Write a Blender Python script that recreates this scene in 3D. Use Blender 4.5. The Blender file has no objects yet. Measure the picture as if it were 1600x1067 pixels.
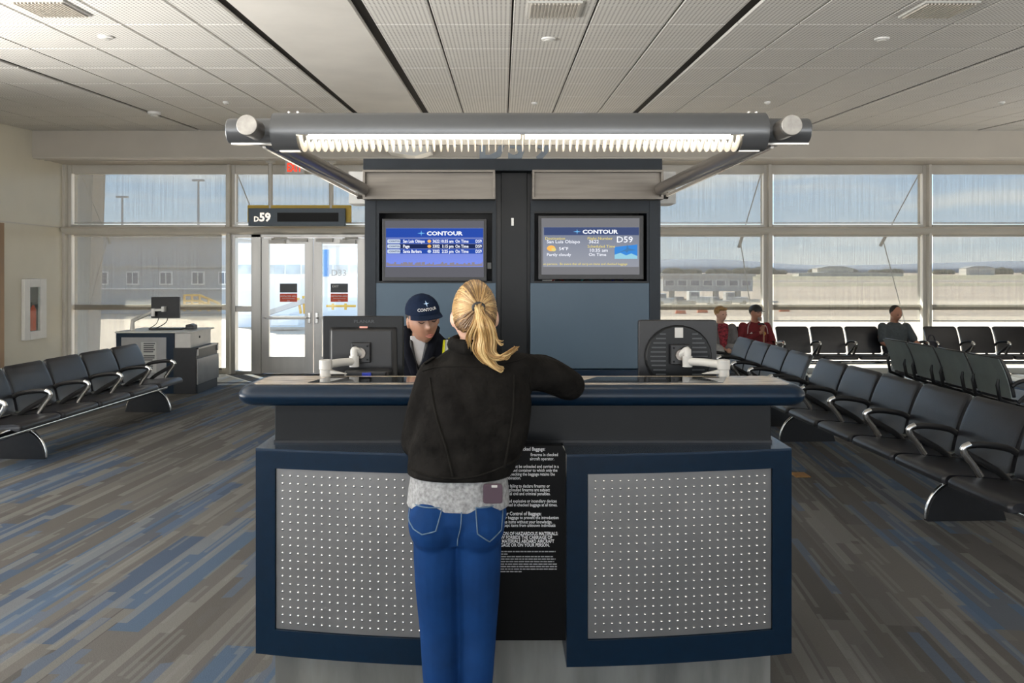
import bpy, bmesh, math, random
from mathutils import Vector, Matrix, Euler
from mathutils.bvhtree import BVHTree
random.seed(7)
SC = bpy.context.scene
COL = SC.collection
PI = math.pi
# ------------------------------------------------------------------ camera, world, sun, exposure
F, CX, CY, EYE = 1200.0, 785.0, 425.0, 1.6      # focal length in pixels, vanishing point, eye height
cam_d = bpy.data.cameras.new('camera'); cam = bpy.data.objects.new('camera', cam_d); COL.objects.link(cam)
cam.location = (0, 0, EYE); cam.rotation_euler = (PI/2, 0, 0)
cam_d.sensor_width = 36; cam_d.lens = 36*F/1600
cam_d.shift_x = (800-CX)/1600; cam_d.shift_y = (CY-533.5)/1600
cam_d.clip_start = .05; cam_d.clip_end = 9000
SC.camera = cam
vs = SC.view_settings
vs.view_transform = 'Standard'; vs.look = 'None'; vs.gamma = 1; vs.exposure = 0.4; vs.use_curve_mapping = False

world = bpy.data.worlds.new('sky'); SC.world = world; world.use_nodes = True
wn, wl = world.node_tree.nodes, world.node_tree.links
wn.clear()
w_out = wn.new('ShaderNodeOutputWorld'); w_bg = wn.new('ShaderNodeBackground'); w_bg.inputs['Strength'].default_value = 1.8
w_tc = wn.new('ShaderNodeTexCoord'); w_sep = wn.new('ShaderNodeSeparateXYZ'); wl.new(w_tc.outputs['Generated'], w_sep.inputs[0])
w_r = wn.new('ShaderNodeValToRGB'); wl.new(w_sep.outputs['Z'], w_r.inputs[0])
els = w_r.color_ramp.elements
els[0].position = 0; els[0].color = (.78, .84, .90, 1); els[1].position = .5; els[1].color = (.20, .42, .80, 1)
e = els.new(.05); e.color = (.62, .76, .92, 1)
e = els.new(.16); e.color = (.34, .58, .92, 1)
w_map = wn.new('ShaderNodeMapping'); w_map.inputs['Scale'].default_value = (1.4, 1.4, 16); wl.new(w_tc.outputs['Generated'], w_map.inputs[0])
w_no = wn.new('ShaderNodeTexNoise'); w_no.inputs['Scale'].default_value = 2.6; w_no.inputs['Detail'].default_value = 6; wl.new(w_map.outputs[0], w_no.inputs['Vector'])
w_cr = wn.new('ShaderNodeValToRGB'); w_cr.color_ramp.elements[0].position = .45; w_cr.color_ramp.elements[1].position = .72
wl.new(w_no.outputs['Fac'], w_cr.inputs[0])
w_mx = wn.new('ShaderNodeMixRGB'); w_mx.inputs[2].default_value = (.95, .96, .98, 1)
wl.new(w_cr.outputs[0], w_mx.inputs[0]); wl.new(w_r.outputs[0], w_mx.inputs[1]); wl.new(w_mx.outputs[0], w_bg.inputs['Color']); wl.new(w_bg.outputs[0], w_out.inputs[0])

sun_d = bpy.data.lights.new('sun', 'SUN'); sun_d.energy = 13.0; sun_d.angle = .01; sun_d.color = (1, .94, .84)
sun = bpy.data.objects.new('sun', sun_d); COL.objects.link(sun)
sun_dir = Vector((.50, -.62, -.60)).normalized()
sun.rotation_euler = sun_dir.to_track_quat('-Z', 'Y').to_euler(); sun.location = (-30, 60, 60)

def area(name, loc, size, power, rot, col=(1, 1, 1), spread=PI):
    d = bpy.data.lights.new(name, 'AREA'); d.shape = 'RECTANGLE'; d.size, d.size_y = size; d.energy = power; d.color = col; d.spread = spread
    o = bpy.data.objects.new(name, d); COL.objects.link(o); o.location = loc; o.rotation_euler = rot
    return o
# unseen fill lamps added at rear, sides and overhead to brighten ceiling and hall
area('fill_light_rear', (-1.0, -7.6, 1.6), (14, 2.9), 420, (PI/2+.80, 0, 0), (1, .96, .90), math.radians(110))
area('fill_light_left', (-6.7, 1.0, 1.2), (9, 2.2), 760, (PI/2+.85, 0, -PI/2), (1, .97, .92), math.radians(110))
area('fill_light_right', (11.6, 3.5, 1.2), (12, 2.2), 400, (PI/2+.85, 0, PI/2), (1, .97, .92), math.radians(110))
area('fill_light_overhead', (0.5, -3.0, 3.1), (9, 1.2), 22, (0, 0, 0), (1, .93, .82))

# ------------------------------------------------------------------ helpers
def P(x, y, Y): return Vector(((x-CX)*Y/F, Y, EYE-(y-CY)*Y/F))
def XX(x, Y): return (x-CX)*Y/F
def ZZ(y, Y): return EYE-(y-CY)*Y/F
def wm(o):
    m = o.matrix_basis.copy()
    while o.parent:
        o = o.parent; m = o.matrix_basis @ m
    return m
def tag(o, label=None, cat=None, group=None, kind=None):
    if label: o['label'] = label
    if cat: o['category'] = cat
    if group: o['group'] = group
    if kind: o['kind'] = kind
    return o
def thing(name, label, cat, loc=(0, 0, 0), rz=0, group=None, kind=None):
    o = bpy.data.objects.new(name, None); COL.objects.link(o); o.empty_display_size = .1
    o.location = loc; o.rotation_euler = (0, 0, rz)
    return tag(o, label, cat, group, kind)
def link(name, me, mt, parent=None, world=True):
    """one mesh object; vertices given in world space are moved into the parent's frame"""
    o = bpy.data.objects.new(name, me); COL.objects.link(o)
    if mt is not None and not me.materials:
        for m in (mt if isinstance(mt, (list, tuple)) else [mt]): me.materials.append(m)
    if parent is not None:
        o.parent = parent
        if world: me.transform(wm(parent).inverted())
    elif world and len(me.vertices):
        xs = [v.co.x for v in me.vertices]; ys = [v.co.y for v in me.vertices]; zs = [v.co.z for v in me.vertices]
        c = Vector(((min(xs)+max(xs))/2, (min(ys)+max(ys))/2, min(zs)))
        me.transform(Matrix.Translation(-c)); o.location = c
    return o
class MB:
    def __init__(s): s.v = []; s.f = []; s.mi = []
    def add(s, vs_, fs, mi=0):
        b = len(s.v); s.v += [tuple(v) for v in vs_]
        for f in fs: s.f.append(tuple(b+i for i in f)); s.mi.append(mi)
        return s
    def box(s, x0, x1, y0, y1, z0, z1, mi=0):
        return s.add([(x0,y0,z0),(x1,y0,z0),(x1,y1,z0),(x0,y1,z0),(x0,y0,z1),(x1,y0,z1),(x1,y1,z1),(x0,y1,z1)],
                     [(0,3,2,1),(4,5,6,7),(0,1,5,4),(1,2,6,5),(2,3,7,6),(3,0,4,7)], mi)
    def obox(s, c, size, rot=None, mi=0):
        rot = rot or Matrix.Identity(3); c = Vector(c); hx, hy, hz = [q/2 for q in size]
        pts = [c + rot @ Vector(p) for p in [(-hx,-hy,-hz),(hx,-hy,-hz),(hx,hy,-hz),(-hx,hy,-hz),(-hx,-hy,hz),(hx,-hy,hz),(hx,hy,hz),(-hx,hy,hz)]]
        return s.add(pts, [(0,3,2,1),(4,5,6,7),(0,1,5,4),(1,2,6,5),(2,3,7,6),(3,0,4,7)], mi)
    def loft(s, rings, cap=True, mi=0, closed=True):
        n = len(rings[0]); vs_ = [p for r in rings for p in r]; fs = []
        for i in range(len(rings)-1):
            for j in range(n if closed else n-1):
                k = (j+1) % n
                fs.append((i*n+j, i*n+k, (i+1)*n+k, (i+1)*n+j))
        if cap:
            fs.append(tuple(range(n-1, -1, -1))); fs.append(tuple((len(rings)-1)*n+j for j in range(n)))
        return s.add(vs_, fs, mi)
    def tube(s, pts, r, n=8, mi=0, cap=True, flat=1.0, ref=None):
        pts = [Vector(p) for p in pts]; rings = []
        up = Vector(ref) if ref else None
        for i, p in enumerate(pts):
            t = (pts[min(i+1, len(pts)-1)] - pts[max(i-1, 0)])
            if t.length < 1e-9: t = Vector((0, 0, 1))
            t.normalize()
            if up is None: up = Vector((0, 0, 1)) if abs(t.z) < .9 else Vector((1, 0, 0))
            a = up.cross(t)
            if a.length < 1e-6: a = Vector((1, 0, 0)).cross(t)
            a.normalize(); b = t.cross(a).normalized()
            if not ref: up = b
            rr = r[i] if isinstance(r, (list, tuple)) else r
            rings.append([p + a*math.cos(2*PI*k/n)*rr + b*math.sin(2*PI*k/n)*rr*flat for k in range(n)])
        return s.loft(rings, cap, mi)
    def cyl(s, p0, p1, r, r1=None, n=24, mi=0, cap=True): return s.tube([p0, p1], [r, r if r1 is None else r1], n, mi, cap)
    def ball(s, c, r, n=12, m=8, rot=None, mi=0):
        c = Vector(c); r = (r, r, r) if not isinstance(r, (tuple, list)) else r
        vs_ = []; fs = []
        for i in range(m+1):
            th = PI*i/m
            for j in range(n):
                ph = 2*PI*j/n
                q = Vector((r[0]*math.sin(th)*math.cos(ph), r[1]*math.sin(th)*math.sin(ph), r[2]*math.cos(th)))
                vs_.append(c + (rot @ q if rot else q))
        for i in range(m):
            for j in range(n):
                k = (j+1) % n
                if i == 0: fs.append((j, n+j, n+k)) if False else fs.append((i*n+j, (i+1)*n+j, (i+1)*n+k))
                elif i == m-1: fs.append((i*n+j, (i+1)*n+j, i*n+k))
                else: fs.append((i*n+j, (i+1)*n+j, (i+1)*n+k, i*n+k))
        return s.add(vs_, fs, mi)
    def prism(s, poly, d0, d1, axis='y', mi=0):
        """poly of 2-D points extruded from d0 to d1 along axis; the 2-D axes are (x,z) for y, (y,z) for x, (x,y) for z"""
        def mk(p, d): return {'y': (p[0], d, p[1]), 'x': (d, p[0], p[1]), 'z': (p[0], p[1], d)}[axis]
        return s.loft([[mk(p, d0) for p in poly], [mk(p, d1) for p in poly]], True, mi)
    def mesh(s, name='m', smooth=None):
        me = bpy.data.meshes.new(name); me.from_pydata(s.v, [], s.f)
        me.polygons.foreach_set('material_index', s.mi)
        bm = bmesh.new(); bm.from_mesh(me); bmesh.ops.remove_doubles(bm, verts=bm.verts, dist=1e-6); bmesh.ops.recalc_face_normals(bm, faces=bm.faces); bm.to_mesh(me); bm.free()
        if smooth is not None:
            me.shade_smooth(); me.set_sharp_from_angle(angle=math.radians(smooth))
        me.update(); return me
    def build(s, name, mt, parent=None, smooth=None, bevel=0, world=True, seg=2):
        o = link(name, s.mesh(name, smooth), mt, parent, world)
        if bevel:
            b = o.modifiers.new('bevel', 'BEVEL'); b.width = bevel; b.segments = seg; b.limit_method = 'ANGLE'; b.angle_limit = math.radians(40)
        return o
def B(name, mt, parent, x0, x1, y0, y1, z0, z1, bevel=0):
    return MB().box(x0, x1, y0, y1, z0, z1).build(name, mt, parent, bevel=bevel)
def catmull(pts, sub=6):
    pts = [Vector(p) for p in pts]; q = [pts[0]*2-pts[1]] + pts + [pts[-1]*2-pts[-2]]; out = []
    for i in range(1, len(q)-2):
        for k in range(sub):
            t = k/sub
            out.append(.5*((2*q[i]) + (q[i+1]-q[i-1])*t + (2*q[i-1]-5*q[i]+4*q[i+1]-q[i+2])*t*t + (3*q[i]-q[i-1]-3*q[i+1]+q[i+2])*t**3))
    out.append(pts[-1]); return out
def lerpl(a, n):
    out = []
    for i in range(n):
        t = i/(n-1)*(len(a)-1); k = min(int(t), len(a)-2); out.append(a[k]+(a[k+1]-a[k])*(t-k))
    return out
def text(body, size, mt, parent, loc, align='LEFT', bold=0.0, depth=.0008, name='lettering', rot=(PI/2, 0, 0), sx=1.0, fn=None):
    cu = bpy.data.curves.new('t', 'FONT'); cu.body = body; cu.size = size; cu.align_x = align; cu.offset = bold*size; cu.extrude = depth; cu.resolution_u = 2
    o = bpy.data.objects.new('t', cu); COL.objects.link(o)
    dg = bpy.context.evaluated_depsgraph_get(); me = bpy.data.meshes.new_from_object(o.evaluated_get(dg))
    bpy.data.objects.remove(o); bpy.data.curves.remove(cu)
    me.materials.clear()
    for v in me.vertices: v.co.x *= sx
    if fn:
        for v in me.vertices: v.co = fn(v.co)
    else:
        me.transform(Matrix.Translation(Vector(loc)) @ Euler(rot).to_matrix().to_4x4())
    return link(name, me, mt, parent)
# ------------------------------------------------------------------ materials
def nodes(m): return m.node_tree.nodes, m.node_tree.links
def mat(name, col, rough=.5, metal=0.0, spec=.5, noise=None, bump=None, emit=None, stretch=None, sheen=0, coat=0):
    m = bpy.data.materials.new(name); m.use_nodes = True; n, l = nodes(m); p = n['Principled BSDF']
    p.inputs['Base Color'].default_value = (*col, 1); p.inputs['Roughness'].default_value = rough; p.inputs['Metallic'].default_value = metal
    p.inputs['Specular IOR Level'].default_value = spec
    if sheen: p.inputs['Sheen Weight'].default_value = sheen
    if coat: p.inputs['Coat Weight'].default_value = coat; p.inputs['Coat Roughness'].default_value = .1
    if emit: p.inputs['Emission Color'].default_value = (*emit[0], 1); p.inputs['Emission Strength'].default_value = emit[1]
    if noise or bump:
        tc = n.new('ShaderNodeTexCoord'); mp = n.new('ShaderNodeMapping'); l.new(tc.outputs['Object'], mp.inputs[0])
        if stretch: mp.inputs['Scale'].default_value = stretch
    if noise:
        t = n.new('ShaderNodeTexNoise'); t.inputs['Scale'].default_value = noise[0]; t.inputs['Detail'].default_value = 5; l.new(mp.outputs[0], t.inputs['Vector'])
        r = n.new('ShaderNodeValToRGB'); a = noise[1]
        r.color_ramp.elements[0].position = .3; r.color_ramp.elements[1].position = .7
        r.color_ramp.elements[0].color = (*[c*(1-a) for c in col], 1); r.color_ramp.elements[1].color = (*[min(1, c*(1+a)) for c in col], 1)
        l.new(t.outputs['Fac'], r.inputs[0]); l.new(r.outputs[0], p.inputs['Base Color'])
    if bump:
        t = n.new('ShaderNodeTexNoise'); t.inputs['Scale'].default_value = bump[0]; t.inputs['Detail'].default_value = 4; l.new(mp.outputs[0], t.inputs['Vector'])
        b = n.new('ShaderNodeBump'); b.inputs['Strength'].default_value = bump[1]; b.inputs['Distance'].default_value = bump[2] if len(bump) > 2 else .01
        l.new(t.outputs['Fac'], b.inputs['Height']); l.new(b.outputs[0], p.inputs['Normal'])
    return m
def emis(name, col, k):
    m = bpy.data.materials.new(name); m.use_nodes = True; n, l = nodes(m); n.clear()
    o = n.new('ShaderNodeOutputMaterial'); e_ = n.new('ShaderNodeEmission'); e_.inputs[0].default_value = (*col, 1); e_.inputs[1].default_value = k; l.new(e_.outputs[0], o.inputs[0]); return m
def math_n(n, l, op, a, b=None, c=None):
    q = n.new('ShaderNodeMath'); q.operation = op
    for i, v in enumerate((a, b, c)):
        if v is None: continue
        if isinstance(v, (int, float)): q.inputs[i].default_value = v
        else: l.new(v, q.inputs[i])
    return q.outputs[0]
def mixc(n, l, fac, a, b):
    q = n.new('ShaderNodeMixRGB')
    for i, v in enumerate((fac, a, b)):
        if isinstance(v, (int, float)): q.inputs[i].default_value = v
        elif isinstance(v, tuple): q.inputs[i].default_value = (*v, 1)
        else: l.new(v, q.inputs[i])
    return q.outputs[0]
def perforated():
    m = mat('perforated_ceiling_tile', (.74, .72, .68), .55); n, l = nodes(m); p = n['Principled BSDF']
    tc = n.new('ShaderNodeTexCoord'); s = n.new('ShaderNodeSeparateXYZ'); l.new(tc.outputs['Object'], s.inputs[0])
    k = 1/.031
    fx = math_n(n, l, 'SUBTRACT', math_n(n, l, 'FRACT', math_n(n, l, 'MULTIPLY', s.outputs[0], k)), .5)
    fy = math_n(n, l, 'SUBTRACT', math_n(n, l, 'FRACT', math_n(n, l, 'MULTIPLY', s.outputs[1], k)), .5)
    d = math_n(n, l, 'ADD', math_n(n, l, 'MULTIPLY', fx, fx), math_n(n, l, 'MULTIPLY', fy, fy))
    hole = math_n(n, l, 'LESS_THAN', d, .055)
    no = n.new('ShaderNodeTexNoise'); no.inputs['Scale'].default_value = 3; l.new(tc.outputs['Object'], no.inputs['Vector'])
    base = mixc(n, l, no.outputs['Fac'], (.78, .76, .72), (.68, .66, .62))
    l.new(mixc(n, l, hole, base, (.22, .20, .18)), p.inputs['Base Color']); return m
def carpet():
    m = mat('striped_carpet', (.1, .1, .1), .92, spec=.25); n, l = nodes(m); p = n['Principled BSDF']
    tc = n.new('ShaderNodeTexCoord'); mp = n.new('ShaderNodeMapping'); mp.inputs['Rotation'].default_value = (0, 0, math.radians(6)); l.new(tc.outputs['Object'], mp.inputs[0])
    s = n.new('ShaderNodeSeparateXYZ'); l.new(mp.outputs[0], s.inputs[0])
    def layer(w, ln, seed):
        c = math_n(n, l, 'FLOOR', math_n(n, l, 'ADD', math_n(n, l, 'DIVIDE', s.outputs[0], w), seed))
        w1 = n.new('ShaderNodeTexWhiteNoise'); w1.noise_dimensions = '1D'; l.new(c, w1.inputs['W'])
        r = math_n(n, l, 'FLOOR', math_n(n, l, 'ADD', math_n(n, l, 'DIVIDE', s.outputs[1], ln), math_n(n, l, 'MULTIPLY', w1.outputs['Value'], 13.7)))
        cb = n.new('ShaderNodeCombineXYZ'); l.new(c, cb.inputs[0]); l.new(r, cb.inputs[1]); cb.inputs[2].default_value = seed
        w2 = n.new('ShaderNodeTexWhiteNoise'); w2.noise_dimensions = '3D'; l.new(cb.outputs[0], w2.inputs['Vector']); return w2.outputs['Value']
    a = layer(.145, 1.35, 3.3); b = layer(.05, .8, 11.1); c = layer(.02, .42, 27.7)
    r1 = n.new('ShaderNodeValToRGB'); r1.color_ramp.interpolation = 'CONSTANT'
    el = r1.color_ramp.elements; el[0].color = (.105, .098, .088, 1); el[1].position = .22; el[1].color = (.15, .142, .13, 1)
    for pos, cc in ((.45, (.082, .078, .072)), (.6, (.068, .125, .21)), (.78, (.13, .125, .118)), (.9, (.05, .09, .16))):
        q = el.new(pos); q.color = (*cc, 1)
    l.new(a, r1.inputs[0])
    r2 = n.new('ShaderNodeValToRGB'); r2.color_ramp.interpolation = 'CONSTANT'
    el = r2.color_ramp.elements; el[0].color = (.1, .1, .1, 1); el[1].position = .3; el[1].color = (.19, .18, .165, 1)
    for pos, cc in ((.5, (.09, .15, .25)), (.62, (.11, .105, .1)), (.85, (.24, .235, .22))):
        q = el.new(pos); q.color = (*cc, 1)
    l.new(b, r2.inputs[0])
    big = n.new('ShaderNodeTexNoise'); big.inputs['Scale'].default_value = 1.1; l.new(tc.outputs['Object'], big.inputs['Vector'])
    f1 = math_n(n, l, 'GREATER_THAN', math_n(n, l, 'ADD', math_n(n, l, 'MULTIPLY', b, .6), math_n(n, l, 'MULTIPLY', big.outputs['Fac'], .6)), .62)
    col = mixc(n, l, math_n(n, l, 'MULTIPLY', f1, .6), r1.outputs[0], r2.outputs[0])
    col = mixc(n, l, math_n(n, l, 'MULTIPLY', math_n(n, l, 'GREATER_THAN', c, .86), .35), col, (.26, .26, .25))
    fine = n.new('ShaderNodeTexNoise'); fine.inputs['Scale'].default_value = 160; l.new(tc.outputs['Object'], fine.inputs['Vector'])
    col = mixc(n, l, math_n(n, l, 'MULTIPLY', fine.outputs['Fac'], .3), col, (.03, .03, .03))
    col = mixc(n, l, .24, col, (.10, .098, .095))
    l.new(col, p.inputs['Base Color'])
    bp = n.new('ShaderNodeBump'); bp.inputs['Strength'].default_value = .4; bp.inputs['Distance'].default_value = .004; l.new(fine.outputs['Fac'], bp.inputs['Height']); l.new(bp.outputs[0], p.inputs['Normal'])
    return m
def shade_cloth():
    m = bpy.data.materials.new('roller_shade_mesh'); m.use_nodes = True; n, l = nodes(m); n.clear()
    o = n.new('ShaderNodeOutputMaterial'); tr = n.new('ShaderNodeBsdfTransparent'); df = n.new('ShaderNodeBsdfDiffuse'); tl = n.new('ShaderNodeBsdfTranslucent')
    df.inputs[0].default_value = (.36, .335, .295, 1); tl.inputs[0].default_value = (.30, .28, .24, 1)
    m1 = n.new('ShaderNodeMixShader'); m1.inputs[0].default_value = .45; l.new(df.outputs[0], m1.inputs[1]); l.new(tl.outputs[0], m1.inputs[2])
    tc = n.new('ShaderNodeTexCoord'); mp = n.new('ShaderNodeMapping'); mp.inputs['Scale'].default_value = (26, 1, .5); l.new(tc.outputs['Object'], mp.inputs[0])
    no = n.new('ShaderNodeTexNoise'); no.inputs['Scale'].default_value = 2; no.inputs['Detail'].default_value = 4; l.new(mp.outputs[0], no.inputs['Vector'])
    fac = math_n(n, l, 'ADD', math_n(n, l, 'MULTIPLY', no.outputs['Fac'], .16), .40)
    m2 = n.new('ShaderNodeMixShader'); l.new(fac, m2.inputs[0]); l.new(tr.outputs[0], m2.inputs[1]); l.new(m1.outputs[0], m2.inputs[2]); l.new(m2.outputs[0], o.inputs[0])
    return m
def clear_glass():
    m = bpy.data.materials.new('window_glass'); m.use_nodes = True; n, l = nodes(m); n.clear()
    o = n.new('ShaderNodeOutputMaterial'); tr = n.new('ShaderNodeBsdfTransparent'); tr.inputs[0].default_value = (.94, .97, .96, 1)
    g = n.new('ShaderNodeBsdfGlossy'); g.inputs['Roughness'].default_value = .02; fr = n.new('ShaderNodeValue'); fr.outputs[0].default_value = .06
    m2 = n.new('ShaderNodeMixShader'); l.new(fr.outputs[0], m2.inputs[0]); l.new(tr.outputs[0], m2.inputs[1]); l.new(g.outputs[0], m2.inputs[2]); l.new(m2.outputs[0], o.inputs[0])
    return m
m_tile = perforated(); m_carpet = carpet(); m_shade = shade_cloth(); m_glass = clear_glass()
m_ceil = mat('painted_ceiling', (.70, .67, .62), .6, noise=(2, .06))
m_gap = mat('ceiling_void', (.03, .026, .024), .9)
m_cream = mat('cream_wall', (.70, .66, .55), .28, noise=(1.2, .05))
m_soffit = mat('soffit_paint', (.52, .48, .42), .55, noise=(1.5, .05))
m_frame = mat('window_frame_paint', (.60, .57, .51), .4, noise=(3, .04))
m_alu = mat('door_aluminium', (.48, .47, .45), .36, .55, noise=(8, .08), stretch=(1, 1, .1))
m_steel = mat('brushed_steel', (.19, .172, .15), .42, .9, noise=(9, .12), stretch=(.3, 1, 6))
m_stud_steel = mat('studded_steel', (.29, .285, .28), .38, .8, noise=(5, .08))
m_knob = mat('turned_steel_knob', (.36, .34, .31), .45, .9, noise=(30, .2))
m_chrome = mat('polished_aluminium', (.82, .80, .76), .18, 1.0, noise=(4, .05))
m_tube = mat('grey_metal_housing', (.15, .155, .16), .34, .6, noise=(5, .05))
m_arm = mat('bronze_grey_arm', (.24, .215, .19), .3, .8, noise=(6, .1), stretch=(1, .2, 1))
m_navy = mat('navy_laminate', (.0022, .013, .031), .30, spec=.32, noise=(30, .1))
m_ledge = mat('glossy_navy_ledge', (.02, .035, .06), .12, spec=.8, noise=(9, .05))
m_dkslate = mat('dark_slate_laminate', (.010, .015, .021), .42, spec=.3, noise=(12, .1))
m_slate = mat('slate_blue_panel', (.062, .100, .138), .45, noise=(2, .06))
m_black = mat('black_plastic', (.012, .012, .013), .38, noise=(20, .15))
m_neck = mat('charcoal_panel', (.009, .010, .011), .4, spec=.3, noise=(10, .1))
m_board = mat('black_notice_board', (.003, .003, .003), .4, spec=.15, noise=(10, .1))
m_leather = mat('black_leather', (.014, .014, .017), .33, spec=.7, noise=(15, .15), bump=(90, .15, .003))
m_greyback = mat('chair_back_shell', (.26, .30, .285), .4, .2, noise=(5, .1))
m_white = mat('white_paint', (.82, .81, .78), .4, noise=(8, .03))
m_light_grey = mat('light_grey_plastic', (.55, .54, .51), .35, noise=(8, .05))
m_concrete = mat('worn_steel_kick_plate', (.25, .245, .22), .45, .35, noise=(3, .3), stretch=(3, 1, .6))
m_tan = mat('tan_speckled_laminate', (.46, .38, .29), .2, noise=(22, .35), stretch=(.5, 2, 1))
m_mirror = mat('dark_glass_inlay', (.012, .014, .015), .05, spec=.9, noise=(3, .05))
m_ink = mat('white_lettering', (.85, .85, .85), .5, noise=(9, .02))
m_yellow = mat('ochre_sign_panel', (.55, .36, .02), .45, noise=(6, .05))
m_signnavy = mat('sign_navy', (.035, .06, .085), .4, noise=(8, .06))
m_red = mat('red_sign', (.75, .09, .03), .45, noise=(8, .05))
m_signgrey = mat('grey_sign', (.06, .065, .07), .45, noise=(8, .05))
# ------------------------------------------------------------------ setting
WY = 12.1          # inner face of the window wall
LX, RX = -6.86, 11.8
fl = tag(MB().box(LX-.2, RX, -8, WY+.12, -.12, 0).build('floor', m_carpet), 'blue and grey striped carpet floor of the gate area', kind='structure')
# ceiling: a dark void slab with perforated tiles hung below it, rising gently towards the windows
def ZC(Y): return EYE + 1.547 + .0458*Y
SL = math.atan(.0458)
c_root = thing('ceiling', 'suspended ceiling of perforated metal tiles with dark slots', None, (0, 8, ZC(8)), kind='structure')
mb = MB()
mb.add([(LX, 4.1, ZC(4.1)+.03), (RX, 4.1, ZC(4.1)+.03), (RX, 11.4, ZC(11.4)+.03), (LX, 11.4, ZC(11.4)+.03), (LX, 4.1, ZC(4.1)+.2), (RX, 4.1, ZC(4.1)+.2), (RX, 11.4, ZC(11.4)+.2), (LX, 11.4, ZC(11.4)+.2)],
       [(0,3,2,1),(4,5,6,7),(0,1,5,4),(1,2,6,5),(2,3,7,6),(3,0,4,7)])
mb.build('void_slab', m_gap, c_root)
B('rear_ceiling_panel', m_ceil, c_root, LX, RX, -8, 4.12, ZC(4.1), ZC(4.1)+.2)
fields = [[-6.86,-6.13,-5.57,-5.01,-4.43],[-4.37,-3.89,-3.33,-2.77,-2.21,-1.88],[-.93,-.49,.07,.63,1.19,1.635],[1.705,2.15,2.71,3.27,3.83,4.235],[4.285,4.75,5.31,5.87,6.43,6.88],[6.93,7.4,7.96,8.52,9.08,9.6]]
rows = [4.15+.72*k for k in range(10)] + [11.25]
tile_me = {}
for fcols in fields:
    for x0, x1 in zip(fcols, fcols[1:]):
        for y0, y1 in zip(rows, rows[1:]):
            if y1 - y0 < .1: continue
            key = (round(x1-x0, 3), round(y1-y0, 3))
            if key not in tile_me:
                w, d = key[0]/2-.007, key[1]/2-.007
                b_ = MB(); b_.loft([[(-w+i, -d+i, z), (w-i, -d+i, z), (w-i, d-i, z), (-w+i, d-i, z)] for i, z in ((.0, .02), (.0, .004), (.005, 0))])
                tile_me[key] = b_.mesh('ceiling_tile'); tile_me[key].materials.append(m_tile)
            o = bpy.data.objects.new('ceiling_tile', tile_me[key]); COL.objects.link(o); o.parent = c_root
            yc = (y0+y1)/2; o.location = Vector(((x0+x1)/2, yc, ZC(yc))) - c_root.location; o.rotation_euler = (SL, 0, 0)
mb = MB()   # smooth plaster beam between the slots
mb.add([(-1.80, 4.1, ZC(4.1)-.005), (-1.01, 4.1, ZC(4.1)-.005), (-1.01, 11.2, ZC(11.2)-.005), (-1.80, 11.2, ZC(11.2)-.005), (-1.80, 4.1, ZC(4.1)+.06), (-1.01, 4.1, ZC(4.1)+.06), (-1.01, 11.2, ZC(11.2)+.06), (-1.80, 11.2, ZC(11.2)+.06)],
       [(0,3,2,1),(4,5,6,7),(0,1,5,4),(1,2,6,5),(2,3,7,6),(3,0,4,7)])
mb.build('plaster_strip', m_ceil, c_root)
# soffit over the windows and the walls
SY = 11.2; SZ0 = 3.28
tag(MB().box(LX, RX, SY, WY+.3, SZ0, ZC(SY)+.1).build('trim_1', m_soffit), 'beige soffit running above the window wall', kind='structure')
tag(MB().box(LX, RX, SY+.02, SY+.16, SZ0-.02, SZ0).box(LX, RX, SY+.3, SY+.34, SZ0-.012, SZ0).build('trim_2', m_frame), 'pale trim strips under the soffit', kind='structure')
tag(MB().prism([(-1.80, ZC(SY)-.02), (-1.01, ZC(SY)-.02), (-1.01, 3.30), (-1.25, 3.24), (-1.62, 3.30)], SY-.35, SY+.01, 'y').build('trim_3', m_white), 'white plaster beam end below the ceiling', kind='structure')
wl_ = tag(MB().box(LX-.2, LX, 9.2, WY+.3, 0, 3.95).build('wall_left', m_cream), 'cream side wall at the far left', kind='structure')
tag(MB().box(RX, RX+.2, -8, WY+.3, 0, 3.95).build('wall_right', m_cream), 'cream side wall beyond the seats', kind='structure')
tag(MB().box(LX, LX+.012, 9.3, WY, 2.285, 2.30).build('trim_4', m_frame), 'thin reveal line on the cream side wall', kind='structure')
tag(MB().box(LX, LX+.05, 9.8, 10.5, 0, 2.27).build('door_2', mat('wood_veneer', (.34, .21, .11), .4, noise=(4, .25), stretch=(1, 1, .2))), 'brown wooden door at the far left edge', kind='structure')
tag(MB().box(LX, LX+.015, 10.5, WY, 0, .1).build('baseboard_left', m_black), 'black baseboard along the cream wall', kind='structure')
# assumed open glazing with posts behind the camera, added to let daylight in
for i, x in enumerate([-6.9, -3.4, .1, 3.6, 7.1, 10.6]):
    tag(B('trim_%d' % (10+i), m_frame, None, x-.06, x+.06, -8.1, -7.9, 0, 3.4), 'pale window post of the assumed rear glazing', kind='structure')
tag(B('wall_rear', m_cream, None, LX, RX, -8.15, -7.95, 0, .4), 'low sill wall of the assumed rear glazing', kind='structure')
for i, y in enumerate([-6, -2.5, 1, 4.5]):
    tag(B('trim_%d' % (20+i), m_frame, None, LX-.14, LX-.02, y-.06, y+.06, 0, 3.4), 'pale window post of the assumed side glazing', kind='structure')
tag(B('wall_left_rear', m_cream, None, LX-.2, LX, 4.5, 9.2, 0, 3.9), 'cream wall beside the left seating', kind='structure')
# unseen roof overhang added to keep the high sun off the glass
tag(B('roof', m_white, None, LX-4, RX+1, -9, WY+3.0, 4.05, 4.3), 'flat roof with a deep overhang added to block the sun', kind='structure')

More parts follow.
